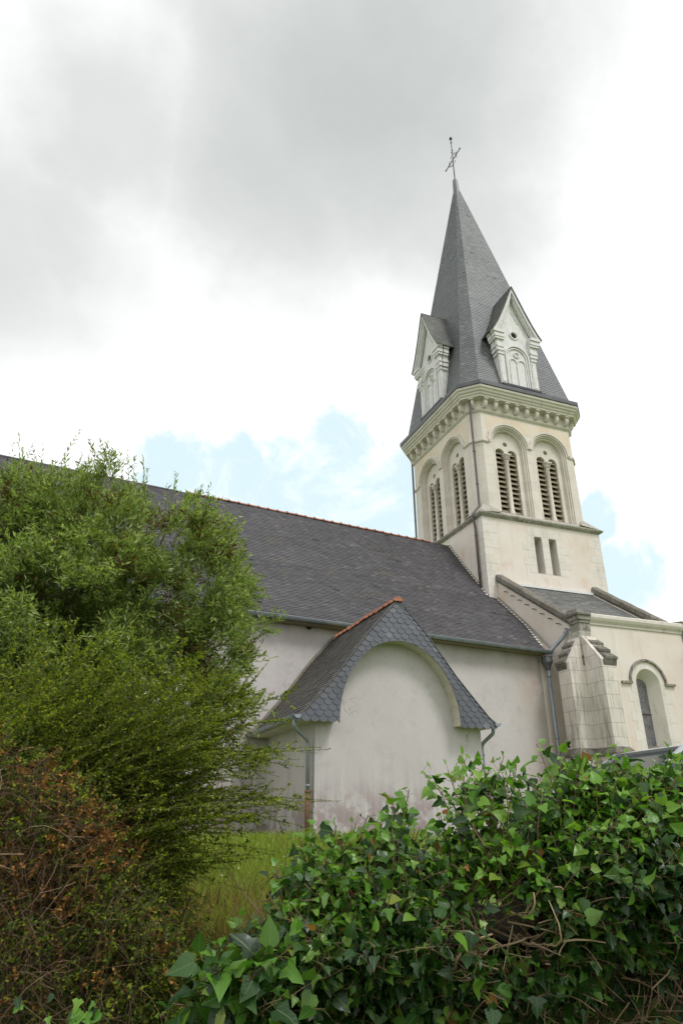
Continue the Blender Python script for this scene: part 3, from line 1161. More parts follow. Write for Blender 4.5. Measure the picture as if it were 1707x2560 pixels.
# warm plaster infill in the spandrels (thin render coat, 5 mm proud)
mb = MB()
for F, f in zip(faces, ffs):
    half, cs = F[3], F[4]
    l, r = cs
    pts = [(-half + .28, 18.18), (-half + .28, 16.95), (l - 1.14, 16.95)] + [(l + 1.17 * math.cos(a), 16.8 + 1.17 * math.sin(a)) for a in [math.pi * (.96 - .455 * i / 12) for i in range(13)]] + \
          [(l + 1.17 * math.cos(math.pi * (.5 - .28 * i / 8)), 16.8 + 1.17 * math.sin(math.pi * (.5 - .28 * i / 8))) for i in range(9)] + \
          [(r - 1.17 * math.cos(math.pi * (.22 + .28 * i / 8)), 16.8 + 1.17 * math.sin(math.pi * (.22 + .28 * i / 8))) for i in range(9)] + \
          [(r + 1.17 * math.cos(math.pi * (.5 - .455 * i / 12)), 16.8 + 1.17 * math.sin(math.pi * (.5 - .455 * i / 12))) for i in range(1, 13)] + [(half - .10, 16.95), (half - .10, 18.18)]
    mb.plate(pts, [], f, .0, .005)
mb.build('spandrel_plaster', 'warm_plaster', belfry)


# bell openings: louvres, colonnette with carved capital
def bell_opening(f, c):
    mb = MB()
    for lc in (-.32, .32):
        z_ = 13.60
        while z_ < 16.66:
            vs = [f(c + lc - .25, z_, -.34), f(c + lc + .25, z_, -.34), f(c + lc + .25, z_ + .20, -.50), f(c + lc - .25, z_ + .20, -.50)]
            vs2 = [p + Vector((0, 0, .035)) for p in vs]
            mb.mesh(vs + vs2, [(0, 1, 2, 3), (4, 5, 6, 7), (0, 1, 5, 4), (2, 3, 7, 6)])
            z_ += .24
    lo = mb.build('bell_louvres', 'louver_wood', church)
    mb = MB()
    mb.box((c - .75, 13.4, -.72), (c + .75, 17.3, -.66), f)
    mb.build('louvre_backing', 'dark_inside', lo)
    p = f(c, 0, -.30)
    mb = MB()
    mb.lathe(Vector((p.x, p.y, 0)), [(.14, 13.45), (.14, 13.58), (.115, 13.62), (.12, 13.68), (.095, 13.73), (.09, 16.10), (.105, 16.12), (.105, 16.15), (.09, 16.17)], 16)
    cl = mb.build('colonnette', 'belfry_stone', church, True)
    mb = MB()
    base = Vector((p.x, p.y, 0))
    mb.lathe(base, [(.095, 16.17), (.115, 16.27), (.15, 16.36), (.17, 16.40)], 12)
    mb.box((p.x - .175, p.y - .175, 16.40), (p.x + .175, p.y + .175, 16.47))
    for j in range(8):
        a = math.pi / 4 * j
        e = Vector((math.cos(a), math.sin(a), 0))
        for (z0, rr) in ((16.20, .10), (16.30, .125)):
            mb.tube([base + e * rr + Vector((0, 0, z0)), base + e * (rr + .035) + Vector((0, 0, z0 + .06)), base + e * (rr + .055) + Vector((0, 0, z0 + .075)), base + e * (rr + .05) + Vector((0, 0, z0 + .05))], [.022, .024, .022, .014], 6)
    mb.build('capital', 'cornice_stone', cl, True)


for F, f in zip(faces[:2], ffs[:2]):
    for c in F[4]:
        bell_opening(f, c)
mb = MB()
for F, f in zip(faces[2:], ffs[2:]):
    for c in F[4]:
        mb.box((c - .75, 13.4, -.66), (c + .75, 17.3, -.60), f)
mb.build('belfry_shutters', 'louver_wood', church)

# ---- cornice with corbels
mb = MB()
ring(mb, [(-.3, 18.25), (.0, 18.26), (.05, 18.30), (.09, 18.34), (.11, 18.38), (.04, 18.42), (.04, 18.86), (.36, 18.90), (.37, 18.98), (.42, 19.02), (.44, 19.10), (.50, 19.14), (.52, 19.22), (.58, 19.27), (.60, 19.36), (-.3, 19.37)], octo)
cornice = mb.build('cornice', 'cornice_stone', church)


def corbel(f, a, parent):
    mb = MB()
    prof_ = [(.0, 18.47), (.13, 18.48), (.20, 18.56), (.24, 18.66), (.25, 18.82), (.25, 18.90), (0, 18.90)]
    vs = [f(a - .082, z_, d + .03) for d, z_ in prof_] + [f(a + .082, z_, d + .03) for d, z_ in prof_]
    k = len(prof_)
    mb.mesh(vs, [(i, (i + 1) % k, k + (i + 1) % k, k + i) for i in range(k)] + [tuple(range(k)), tuple(range(2 * k - 1, k - 1, -1))])
    mb.box((a - .12, 18.835, .03), (a + .12, 18.895, .34), f)
    o = mb.build('corbel', 'cornice_stone', parent)
    return o


for F, f, nn_ in zip(faces, ffs, (9, 9, 5, 5)):
    half = F[3]
    for i in range(nn_):
        corbel(f, -half + .18 + (2 * half - .36) * i / (nn_ - 1), cornice)
for i in (1, 3, 5, 7):
    p, q = Vector((*P8[i], 0)), Vector((*P8[(i + 1) % 8], 0))
    u = (q - p).normalized()
    corbel(frame((p + q) / 2, u, (0, 0, 1), (u.y, -u.x, 0)), 0, cornice)

# zinc gutter crown
mb = MB()
ring(mb, [(.2, 19.362), (.60, 19.363), (.635, 19.40), (.645, 19.58), (.62, 19.60), (.55, 19.60), (.54, 19.50), (.2, 19.50)], octo)
mb.build('tower_gutter', 'zinc_dark', church)

# tower downpipes (brown)
ex = (BX0 - .34, BY0 + .33)
pipe('downpipe', [(BX0 - .02, BY0 + .08, 18.86), (BX0 - .02, BY0 + .10, 18.2), (BX0 - .02, BY0 + .12, 13.6), (TX0 - .20, TY0 + .38, 13.10), (TX0 - .09, TY0 + .42, 12.6), (TX0 - .09, TY0 + .42, 9.55)], .05, 'painted_pipe', church,
     [(12.2, .062, .05), (10.6, .062, .05)])
for z_ in (16.2, 14.6):
    mb = MB()
    mb.lathe((BX0 - .02, BY0 + .11, z_), [(.066, 0), (.066, .05)], 12)
    mb.build('pipe_collar', 'painted_pipe', church)
pipe('downpipe', [(BX0 - .05, BY1 - .30, 18.4), (BX0 - .05, BY1 - .32, 13.4), (TX0 - .25, BY1 - .4, 13.0), (TX0 - .09, BY1 - .4, 12.4), (TX0 - .09, BY1 - .4, 10)], .05, 'painted_pipe', church)

# ---- spire
SB = octo(.30)
SB = [(x, y) for x, y in SB]
AP = Vector((17.76, 25.42, 37.0))
SZ0, SZ1 = 19.52, 36.7
kx = .035


def sp_ring(t):
    """t 0..1 from base to top"""
    c = Vector((XC - .05, YC - .1, 0))
    return [Vector((c.x + (x - XC) * (1 - t * (1 - kx)) + (AP.x - c.x) * t, c.y + (y - YC) * (1 - t * (1 - kx)) + (AP.y - c.y) * t, SZ0 + (SZ1 - SZ0) * t)) for x, y in SB]


B0, T0 = sp_ring(0), sp_ring(1)
mb = MB()
for i in range(8):
    j = (i + 1) % 8
    b0, b1, t0, t1 = B0[i], B0[j], T0[i], T0[j]
    U = (b1 - b0).normalized()
    mid0, mid1 = (b0 + b1) / 2, (t0 + t1) / 2
    V = (mid1 - mid0)
    V = (V - U * V.dot(U))
    Ls = V.length
    V.normalize()
    N = U.cross(V).normalized()
    if N.dot(mid0 - Vector((XC, YC, mid0.z))) < 0:
        N = -N
    a0, a1 = (b0 - mid0).dot(U), (b1 - mid0).dot(U)
    c0, c1 = (t0 - mid0).dot(U), (t1 - mid0).dot(U)
    mb.face([b0, b1, t1, t0])

    def mf(a, s, h, mid0=mid0, U=U, V=V, N=N):
        return mid0 + U * a + V * s + N * h
    af = lambda s, a0=a0, c0=c0, Ls=Ls: a0 + (c0 - a0) * s / Ls - .01
    bf = lambda s, a1=a1, c1=c1, Ls=Ls: a1 + (c1 - a1) * s / Ls + .01
    slates(mb, mf, 0, Ls, .125, af, bf, .22 if i % 2 == 0 else .19, .014, .4)
spire = mb.build('spire', ['spire_slate', 'slate_edge_shade'], church)
mb = MB()


def topoct(r, z_, c):
    return [(c.x + r * math.cos(math.pi / 8 + math.pi / 4 * k), c.y + r * math.sin(math.pi / 8 + math.pi / 4 * k), z_) for k in range(8)]


TT = [(.33, 35.0), (.26, 35.7), (.20, 36.5), (.17, 37.2), (.15, 37.5), (.07, 37.55), (.05, 37.7)]
vs = []
for r_, z_ in TT:
    t = (z_ - SZ0) / (SZ1 - SZ0)
    vs += topoct(r_, z_, Vector((XC - .05 + (AP.x - XC + .05) * t, YC - .1 + (AP.y - YC + .1) * t, 0)))
mb.mesh(vs, [(j * 8 + i, j * 8 + (i + 1) % 8, (j + 1) * 8 + (i + 1) % 8, (j + 1) * 8 + i) for j in range(len(TT) - 1) for i in range(8)])
mb.build('spire_cap', 'spire_slate', spire)
# iron cross
mb = MB()
c = Vector((17.76, 25.45, 0))
Y_ = Vector((0, 1, 0))
Z_ = Vector((0, 0, 1))
mb.tube([c + Z_ * 37.5, c + Z_ * 41.2], [.04, .022], 8)
mb.lathe(c + Z_ * 41.15, [(.02, 0), (.08, .05), (.10, .12), (.08, .2), (.02, .27)], 10)
mb.lathe(c + Z_ * 40.85, [(.03, 0), (.05, .03), (.05, .09), (.03, .12)], 10)
zc = 39.35
mb.tube([c + Z_ * zc - Y_ * .88, c + Z_ * zc + Y_ * .88], .03, 8)
for sg in (-1, 1):
    mb.lathe(c + Z_ * (zc - .05) + Y_ * sg * .86, [(.02, 0), (.05, .03), (.05, .07), (.02, .1)], 8)
    for sz in (-1, 1):
        for o_, l_ in ((.12, .34), (.34, .14)):
            pts = []
            for k in range(9):
                a = k / 8 * 1.6 * math.pi
                rr = .11 * (1 - k / 14)
                pts.append(c + Z_ * (zc + sz * (l_ + rr * math.sin(a))) + Y_ * sg * (o_ + .05 - rr * math.cos(a)))
            mb.tube(pts, .013, 5)
mb.tube([c + Z_ * 40.1 - Y_ * .12, c + Z_ * 40.1 + Y_ * .12], .02, 6)
mb.build('iron_cross', 'iron', spire)


# ---- dormers
def dormer(o, u, nrm, depth):
    f = frame(o, u, (0, 0, 1), nrm)          # a across, b height above base, c outward
    mb = MB()
    # body sides and back
    mb.box((-1.0, .06, -depth), (1.0, 3.0, -.05), f)
    # front plate: board with pointed gable
    gab = [(-1.02, .06), (1.02, .06), (1.02, 2.9), (.80, 3.45), (0, 5.35), (-.80, 3.45), (-1.02, 2.9)]
    oc = arc(0, 3.08, .17, 0, 360, 20)[:-1]
    mb.plate(gab, [oc], f, -.049, .0)
    # back boards of the gable (closing)
    # corner pilasters
    for sg in (-1, 1):
        mb.box((min(sg * .74, sg * 1.03), .06, .001), (max(sg * .74, sg * 1.03), 1.72, .07), f)
        mb.box((min(sg * .80, sg * .97), .2, .071), (max(sg * .80, sg * .97), 1.6, .09), f)
        # stepped corbels carrying the eaves (front and side)
        for z0, z1, e in ((1.72, 1.84, .05), (1.90, 2.08, .10), (2.14, 2.22, .13), (2.22, 2.50, .10), (2.50, 2.62, .20), (2.62, 2.84, .24), (2.84, 3.0, .30)):
            mb.box((min(sg * .74, sg * (1.03 + e)), z0, .001), (max(sg * .74, sg * (1.03 + e)), z1, .07 + e * .8), f)
            mb.box((min(sg * 1.0, sg * (1.03 + e)), z0, -.34), (max(sg * 1.0, sg * (1.03 + e)), z1, -.06), f)
        mb.box((min(sg * .77, sg * 1.06), 1.84, .001), (max(sg * .77, sg * 1.06), 1.90, .12), f)
        mb.box((min(sg * .77, sg * 1.12), 2.08, .001), (max(sg * .77, sg * 1.12), 2.14, .18), f)
    # arch moulding and tracery
    za = 1.75
    for r0, r1, c1 in ((.60, .68, .10), (.50, .56, .06)):
        pts = arc(0, za, r1, 0, 180, 20) + arc(0, za, r0, 180, 0, 20)
        mb.plate(pts, [], f, .001, c1)
        for sg in (-1, 1):
            mb.box((min(sg * r0, sg * r1), .08, .001), (max(sg * r0, sg * r1), za, c1), f)
    pts = arc(0, 1.93, .17, 0, 360, 18)[:-1]
    mb.plate(pts, [arc(0, 1.93, .11, 0, 360, 18)[:-1]], f, .001, .06)
    for sg in (-1, 1):
        cx_ = sg * .235
        pts = arc(cx_, 1.45, .22, 0, 180, 14) + arc(cx_, 1.45, .17, 180, 0, 14)
        mb.plate(pts, [], f, .001, .05)
        mb.box((min(cx_ + sg * .17, cx_ + sg * .22), .08, .001), (max(cx_ + sg * .17, cx_ + sg * .22), 1.45, .05), f)
    mb.box((-.055, .08, .001), (.055, 1.47, .05), f)
    # oculus rim
    mb.plate(arc(0, 3.08, .25, 0, 360, 22)[:-1], [arc(0, 3.08, .18, 0, 360, 22)[:-1]], f, .001, .05)
    mb.plate([(-.02, 4.55), (.02, 4.55), (.36, 3.85), (.3, 3.85)], [], f, .001, .03)
    # barge boards with a slight curve
    GB = [(0, 5.86), (.30, 5.15), (.62, 4.38), (.95, 3.68), (1.22, 3.18), (1.40, 2.92)]
    for sg in (-1, 1):
        out_ = [(sg * x, z_) for x, z_ in GB]
        inn = [(sg * max(0, x - .10), z_ - (.30 if i == 0 else .14)) for i, (x, z_) in enumerate(GB)]
        inn[-1] = (sg * 1.28, 2.84)
        mb.plate(out_ + list(reversed(inn)), [], f, .08, .30)
        inn2 = [(sg * max(0, x - .17), z_ - (.46 if i == 0 else .24)) for i, (x, z_) in enumerate(GB)]
        inn2[-1] = (sg * 1.16, 2.80)
        mb.plate(inn + list(reversed(inn2)), [], f, .04, .20)
    body = mb.build('dormer', 'old_paint', church)
    mb = MB()
    mb.plate(arc(0, 3.08, .17, 0, 360, 16)[:-1], [], f, -.13, -.06)
    mb.build('oculus', 'dark_inside', body)
    mb = MB()
    mb.box((-1.06, -.06, -.3), (1.06, .055, .17), f)
    mb.build('ledge', 'ledge_metal', body)
    # roof
    mb = MB()
    dcum = [0]
    GR = list(reversed(GB))
    for i in range(1, len(GR)):
        dcum.append(dcum[-1] + math.hypot(GR[i][0] - GR[i - 1][0], GR[i][1] - GR[i - 1][1]))
    for sg in (-1, 1):
        def g_(a, s, h, sg=sg):
            for i in range(1, len(GR)):
                if s <= dcum[i] or i == len(GR) - 1:
                    t = (s - dcum[i - 1]) / (dcum[i] - dcum[i - 1])
                    tx, tz = GR[i][0] - GR[i - 1][0], GR[i][1] - GR[i - 1][1]
                    L = math.hypot(tx, tz)
                    return f(sg * (GR[i - 1][0] + tx * t + tz / L * h), GR[i - 1][1] + tz * t - tx / L * h + .02, a)
        bk = -depth - .9
        for i in range(12):
            sa, sb = dcum[-1] * i / 12, dcum[-1] * (i + 1) / 12
            mb.mesh([g_(bk, sa, 0), g_(.34, sa, 0), g_(.34, sb, 0), g_(bk, sb, 0), g_(bk, sa, -.04), g_(.34, sa, -.04), g_(.34, sb, -.04), g_(bk, sb, -.04)], [(0, 1, 2, 3), (4, 5, 6, 7), (1, 2, 6, 5), (0, 1, 5, 4)])
        slates(mb, g_, 0, dcum[-1], .11, lambda s: bk, lambda s: .35, .18, .011, .5)
    mb.build('dormer_roof', ['dormer_slate', 'slate_edge_shade'], body)
    # side cheeks under the roof, slated
    for sg in (-1, 1):
        mb = MB()
        mb.box((min(sg * .85, sg * 1.01), 2.4, -depth - .6), (max(sg * .85, sg * 1.01), 3.15, -.36), f)
        mb.build('dormer_cheek', 'spire_slate', body)


dormer((17.60, 21.74, 19.73), (1, 0, 0), (0, -1, 0), 1.1)
dormer((14.68, 24.78, 19.73), (0, -1, 0), (-1, 0, 0), 1.1)
dormer((20.98, 24.9, 19.73), (0, 1, 0), (1, 0, 0), 1.1)
dormer((17.75, 28.45, 19.73), (-1, 0, 0), (0, 1, 0), 1.0)

# ---- transept wing in front of the tower
WX0, WX1, WY = 15.30, 20.30, 17.60


def wz(y):
    return 10.02 + (y - 21.8) * .70


mb = MB()
fl = frame((WX0, 0, 0), (0, 1, 0), (0, 0, 1), (-1, 0, 0))
mb.plate([(WY + .402, .6), (21.86, .6), (21.86, wz(21.86) + .05), (WY + .402, wz(WY + .4) + .05)], [], fl, -.4, 0)
frr = frame((WX1, 0, 0), (0, 1, 0), (0, 0, 1), (1, 0, 0))
mb.plate([(WY + .402, .6), (21.86, .6), (21.86, wz(21.86) + .05), (WY + .402, wz(WY + .4) + .05)], [], frr, -.4, 0)
ff = frame((0, WY, 0), (1, 0, 0), (0, 0, 1), (0, -1, 0))
WC = 17.80
hole = arch_loop(WC, 3.45, 5.55, .50, 20)
mb.plate([(WX0, .6), (WX1, .6), (WX1, 7.42), (WX0, 7.42)], [hole], ff, -.4, 0)
# pilaster filling the corner between nave and wing
mb.box((14.57, 18.87, .6), (WX0 - .002, 19.9, 6.5))
wing = mb.build('wing_wall', 'tower_plaster', church)

# window: splayed stone reveal, hood, glass
mb = MB()
k = 20
outer_ = arch_loop(WC, 3.45, 5.55, .50, k)
inner_ = arch_loop(WC + .0, 3.62, 5.52, .27, k)
m = len(outer_)
vs = [ff(a, b_, .004) for a, b_ in outer_] + [ff(a, b_, -.38) for a, b_ in inner_]
mb.mesh(vs, [(i, (i + 1) % m, m + (i + 1) % m, m + i) for i in range(m)])
# flat architrave with toothed jambs
ring_o = arc(WC, 5.55, .70, 0, 180, k) + arc(WC, 5.55, .502, 180, 0, k)
mb.plate(ring_o, [], ff, -.03, .006)
for i in range(7):
    z0 = 3.45 + i * .30
    w_ = .74 if i % 2 == 0 else .92
    for sg in (-1, 1):
        a0, a1 = WC + sg * .502, WC + sg * w_
        mb.box((min(a0, a1), z0, -.03), (max(a0, a1), min(z0 + .293, 5.545), .006), ff)
wwin = mb.build('window', 'quoin_stone', church)
mb = MB()
pane = arch_loop(WC, 3.6, 5.52, .28, k)
mb.plate(pane, [], ff, -.42, -.383)
mb.build('stained_glass', 'leaded_glass', wwin)
mb = MB()
mb.box((WC - .28, 4.62, -.382), (WC + .28, 4.65, -.36), ff)
mb.build('glazing_bar', 'iron', wwin)
mb = MB()
pts = arc(WC, 5.58, .785, 2, 178, 26) + arc(WC, 5.58, .72, 178, 2, 26)
mb.plate(pts, [], ff, .0, .07)
for sg in (-1, 1):
    a0, a1 = WC + sg * .70, WC + sg * 1.12
    mb.box((min(a0, a1), 5.53, .0), (max(a0, a1), 5.60, .08), ff)
mb.build('hood_mould', 'stained_stone', wwin)
mb = MB()
mb.mesh([ff(WC - .52, 3.40, .14), ff(WC + .52, 3.40, .14), ff(WC + .5, 3.64, -.36), ff(WC - .5, 3.64, -.36), ff(WC - .52, 3.30, .14), ff(WC + .52, 3.30, .14), ff(WC + .5, 3.30, -.36), ff(WC - .5, 3.30, -.36)],
        [(0, 1, 2, 3), (4, 5, 1, 0), (0, 3, 7, 4), (1, 5, 6, 2)])
mb.build('window_sill', 'mossy_stone', wwin)

# wing roof
mb = MB()
Vd = Vector((0, math.cos(math.atan(.70)), math.sin(math.atan(.70))))
Nr = Vector((0, -Vd.z, Vd.y))
o0 = Vector((0, WY + .1, wz(WY + .1)))
LS = (21.86 - WY - .1) / Vd.y
mfw = lambda a, s, h: o0 + Vector((a, 0, 0)) + Vd * s + Nr * h
mb.face([mfw(15.5, 0, 0), mfw(20.2, 0, 0), mfw(20.2, LS, 0), mfw(15.5, LS, 0)])
slates(mb, mfw, 0, LS, .11, lambda s: 15.55, lambda s: 20.15, .2, .013, .5)
wroof = mb.build('wing_roof', ['wing_slate', 'slate_edge_shade'], church)
mb = MB()
mb.box((15.6, 21.74, 10.03), (20.05, 21.846, 10.13))
mb.build('roof_flashing', 'lead_white', wroof)

# sloping copings
for x0, x1 in ((WX0 - .07, WX0 + .36), (WX1 - .36, WX1 + .07)):
    mb = MB()
    yy0, yy1 = WY + .25, 21.83
    k = 14
    pr = [(-.0, .05), (-.03, .12), (.0, .28), (.10, .33), (.30, .33), (x1 - x0, .26), (x1 - x0, .05)]
    vs = []
    for i in range(k + 1):
        y = yy0 + (yy1 - yy0) * i / k
        for a, h_ in pr:
            vs.append((x0 + a + random.uniform(-.012, .012), y, wz(y) + h_ + .06 + random.uniform(-.012, .012)))
    m = len(pr)
    fs = [(j * m + i, j * m + (i + 1) % m, (j + 1) * m + (i + 1) % m, (j + 1) * m + i) for j in range(k) for i in range(m)]
    fs += [tuple(range(m)), tuple(k * m + i for i in range(m))]
    mb.mesh(vs, fs)
    mb.build('roof_coping', 'mossy_stone', church)
# bird spikes / hooks below the left coping
for i in range(9):
    y = 18.2 + i * .40
    mb = MB()
    mb.tube([(WX0 - .005, y + .10, wz(y) - .14), (WX0 - .02, y - .02, wz(y) - .16), (WX0 - .05, y - .20, wz(y) - .24)], .012, 5)
    mb.build('iron_hook', 'iron', wing)

# parapet cornice
mb = MB()
pc = [(.0, 7.36), (.04, 7.38), (.05, 7.44), (.12, 7.52), (.16, 7.60), (.16, 7.70), (.10, 7.74), (-.30, 7.78), (-.30, 7.36)]
m = len(pc)
vs = [ff(15.72, z_, d) for d, z_ in pc] + [ff(19.72, z_, d) for d, z_ in pc]
mb.mesh(vs, [(i, (i + 1) % m, m + (i + 1) % m, m + i) for i in range(m)] + [tuple(range(m)), tuple(range(2 * m - 1, m - 1, -1))])
mb.build('parapet', 'cornice_stone', church)
# stained kneeler blocks at the two corners
for xa, xb in ((WX0 - .02, 15.715), (19.725, WX1 + .02)):
    mb = MB()
    sgk = -1 if xa < 16 else 1
    for dx, z0, z1 in ((.0, 7.12, 7.40), (.03, 7.40, 7.50), (.07, 7.50, 7.64)):
        mb.box((xa - (dx if sgk < 0 else 0), WY - .06 - dx, z0), (xb + (dx if sgk > 0 else 0), WY + .42, z1))
    kn = mb.build('kneeler', 'stained_stone', church)
    mb = MB()
    q0, q1 = xa - (.12 if sgk < 0 else 0), xb + (.12 if sgk > 0 else 0)
    mb.mesh([(q0, WY - .18, 7.642), (q1, WY - .18, 7.642), (q1, WY + .42, 7.642), (q0, WY + .42, 7.642), (q0, WY - .18, 7.70), (q1, WY - .18, 7.70), (q1, WY + .42, 7.74), (q0, WY + .42, 7.74),
             (q0 + .12, WY - .02, 7.86), (q1 - .12, WY - .02, 7.86), (q1 - .12, WY + .40, 7.92), (q0 + .12, WY + .40, 7.92)],
            [(0, 1, 2, 3), (0, 1, 5, 4), (1, 2, 6, 5), (2, 3, 7, 6), (3, 0, 4, 7), (4, 5, 9, 8), (5, 6, 10, 9), (6, 7, 11, 10), (7, 4, 8, 11), (8, 9, 10, 11)])
    mb.build('kneeler_cap', 'mossy_stone', kn)

# angle buttresses


def buttress_set(sx, xw):
    """sx=-1 left corner, +1 right corner; xw wall plane x"""
    def X(a):                              # a measured outwards
        return xw + sx * a
    mb = MB()

    def bx(a0, a1, y0, y1, z0, z1):
        mb.box((min(X(a0), X(a1)), y0, z0), (max(X(a0), X(a1)), y1, z1))
    bx(0.002, .60, WY - .03, WY + .55, 3.45, 5.98)        # side one
    bx(-.53, .001, WY - .82, WY - .032, 3.45, 5.98)      # front one
    # sloping cores behind the weatherings
    mb.prism([(0.041, 5.98), (.60, 5.98), (.60, 6.08), (.05, 6.92)], (lambda a, b_, c: Vector((X(a), WY - .028 + c, b_))), 0, .56)
    mb.prism([(-.061, 5.98), (-.82, 5.98), (-.82, 6.04), (-.07, 6.95)], (lambda a, b_, c: Vector((X(-.528 + c), WY + a, b_))), 0, .526)
    o = mb.build('buttress', 'buttress_stone', church)
    mb = MB()
    bx(-.42, .04, WY - .062, WY + .40, 6.3, 7.118)
    mb.build('upper_pier', 'sooty_stone', o)
    # weatherings in three overhanging tiers on each leg
    mb = MB()
    for k in range(3):
        z_ = 6.03 + .275 * k
        q = .67 - .195 * k
        mb.prism([(q, z_ + .03), (q, z_ + .11), (max(q - .25, .045), z_ + .30), (max(q - .25, .045), z_ + .03)], (lambda a, b_, c: Vector((X(a), WY - .028 + c, b_))), .15, .63)
    mb.prism([(.601, 5.86), (.66, 6.05), (.601, 6.05)], (lambda a, b_, c: Vector((X(a), WY - .028 + c, b_))), .12, .60)
    mb.build('weathering', 'mossy_stone', o)
    mb = MB()
    for k in range(3):
        z_ = 6.03 + .275 * k
        q = .89 - .26 * k
        mb.prism([(-q, z_ + .03), (-q, z_ + .11), (-max(q - .31, .065), z_ + .31), (-max(q - .31, .065), z_ + .03)], (lambda a, b_, c: Vector((X(-.60 + c), WY + a, b_))), 0, .46)
    mb.prism([(-.821, 5.86), (-.88, 6.05), (-.821, 6.05)], (lambda a, b_, c: Vector((X(-.56 + c), WY + a, b_))), 0, .50)
    mb.build('weathering', 'mossy_stone', o)
    # plinth with mossy top
    mb = MB()
    bx2 = lambda a0, a1, y0, y1, z0, z1: mb.box((min(X(a0), X(a1)), y0, z0), (max(X(a0), X(a1)), y1, z1))
    bx2(-.60, .72, WY - .10, WY + .62, .6, 3.22)
    bx2(-.62, .10, WY - .94, WY - .102, .6, 3.22)
    mb.build('buttress_plinth', 'buttress_stone', o)
    mb = MB()
    for lo, hi in (((-.64, .76, WY - .14, WY + .66), (-.52, .60, WY - .03, WY + .55)), ((-.66, .14, WY - .98, WY - .142), (-.53, .0, WY - .82, WY - .04))):
        v8 = []
        for (a0, a1, y0, y1), z_ in ((lo, 3.222), (lo, 3.30), (hi, 3.47)):
            v8 += [(X(a0), y0, z_), (X(a1), y0, z_), (X(a1), y1, z_), (X(a0), y1, z_)]
        mb.mesh(v8, [(j * 4 + i, j * 4 + (i + 1) % 4, (j + 1) * 4 + (i + 1) % 4, (j + 1) * 4 + i) for j in (0, 1) for i in range(4)] + [(0, 1, 2, 3), (8, 9, 10, 11)])
    mb.build('plinth_moulding', 'mossy_stone', o)


buttress_set(-1, 15.27)
buttress_set(1, 20.33)
# wing plinth string
mb = MB()
mb.mesh([(15.9, WY - .12, 3.20), (19.7, WY - .12, 3.20), (19.7, WY - .12, 3.30), (15.9, WY - .12, 3.30), (15.9, WY - .005, 3.40), (19.7, WY - .005, 3.40), (15.9, WY - .005, 3.20), (19.7, WY - .005, 3.20)],
        [(0, 1, 2, 3), (3, 2, 5, 4), (0, 6, 7, 1)])
mb.box((15.9, WY - .07, .6), (19.7, WY - .004, 3.198))
mb.build('wing_plinth', 'buttress_stone', church)
mb = MB()
for i, (e, z0, z1) in enumerate(((.14, .6, 2.95), (.18, 2.952, 3.02), (.10, 3.022, 3.12), (.05, 3.122, 3.2))):
    mb.box((14.57 - e, 18.868 - e, z0), (15.1, 18.868, z1))
mb.build('pilaster_base', 'buttress_stone', church)

# rainwater hopper and pipes at the inner corner
hp = Vector((14.66, 18.62, 0))
mb = MB()
mb.lathe(hp, [(.07, 5.98), (.09, 6.02), (.11, 6.10), (.17, 6.22), (.185, 6.24), (.185, 6.40), (.20, 6.41), (.20, 6.44)], 8)
mb.build('rainwater_hopper', 'zinc_dark', church)
pipe('downpipe', [(15.21, 18.12, 7.28), (15.19, 18.20, 7.12), (14.72, 18.56, 6.55), (14.70, 18.58, 6.30)], .065, 'zinc', church)
pipe('downpipe', [(14.66, 18.62, 6.05), (14.66, 18.62, 1.0)], .062, 'zinc', church, [(5.8, .075, .06), (3.85, .075, .06)])

exec_veg = True


# ------------------------------------------------------------------ VEGETATION (numpy leaf clouds)
def nrm(a):
    return a / np.maximum(np.linalg.norm(a, axis=-1, keepdims=True), 1e-9)


RHn, FHn, ZUP = np.array(RH), np.array(FH), np.array([0, 0, 1.0])


def W(s, d, z):
    """plan coordinates: s to the right of the path, d away along it"""
    return np.outer(np.atleast_1d(s), RHn) + np.outer(np.atleast_1d(d), FHn) + np.outer(np.atleast_1d(z), ZUP)


def raw_mesh(name, V, faces_per, loops, mats, mi, parent, uv=None, smooth=False):
    """V (N,k,3) instanced template; faces_per list of face sizes per template, loops template indices"""
    N, k = V.shape[:2]
    L = np.array(root_loc(parent))
    me = bpy.data.meshes.new(name)
    me.vertices.add(N * k)
    me.vertices.foreach_set('co', (V - L).reshape(-1).astype(np.float32))
    loops = np.array(loops)
    nl = len(loops)
    me.loops.add(N * nl)
    me.loops.foreach_set('vertex_index', (loops[None, :] + (np.arange(N) * k)[:, None]).reshape(-1).astype(np.int32))
    fp = np.array(faces_per)
    nf_ = len(fp)
    me.polygons.add(N * nf_)
    st = np.concatenate([[0], np.cumsum(fp)[:-1]])
    me.polygons.foreach_set('loop_start', (st[None, :] + (np.arange(N) * nl)[:, None]).reshape(-1).astype(np.int32))
    me.polygons.foreach_set('loop_total', np.tile(fp, N).astype(np.int32))
    for m_ in mats:
        me.materials.append(MATS[m_])
    if mi is not None:
        me.polygons.foreach_set('material_index', np.repeat(mi, nf_).astype(np.int32))
    if smooth:
        me.polygons.foreach_set('use_smooth', np.ones(N * nf_, dtype=bool))
    me.update(calc_edges=True)
    if uv is not None:
        ul = me.uv_layers.new(name='UVMap')
        u_ = np.tile(np.array(uv)[loops], (N, 1))
        ul.data.foreach_set('uv', u_.reshape(-1).astype(np.float32))
    me.validate()
    o = bpy.data.objects.new(name, me)
    COL.objects.link(o)
    if parent:
        o.parent = parent
    return o


def leaf_frames(Dr, Nn):
    Dr = nrm(Dr)
    S = nrm(np.cross(Dr, Nn))
    N2 = np.cross(S, Dr)
    return S, Dr, N2


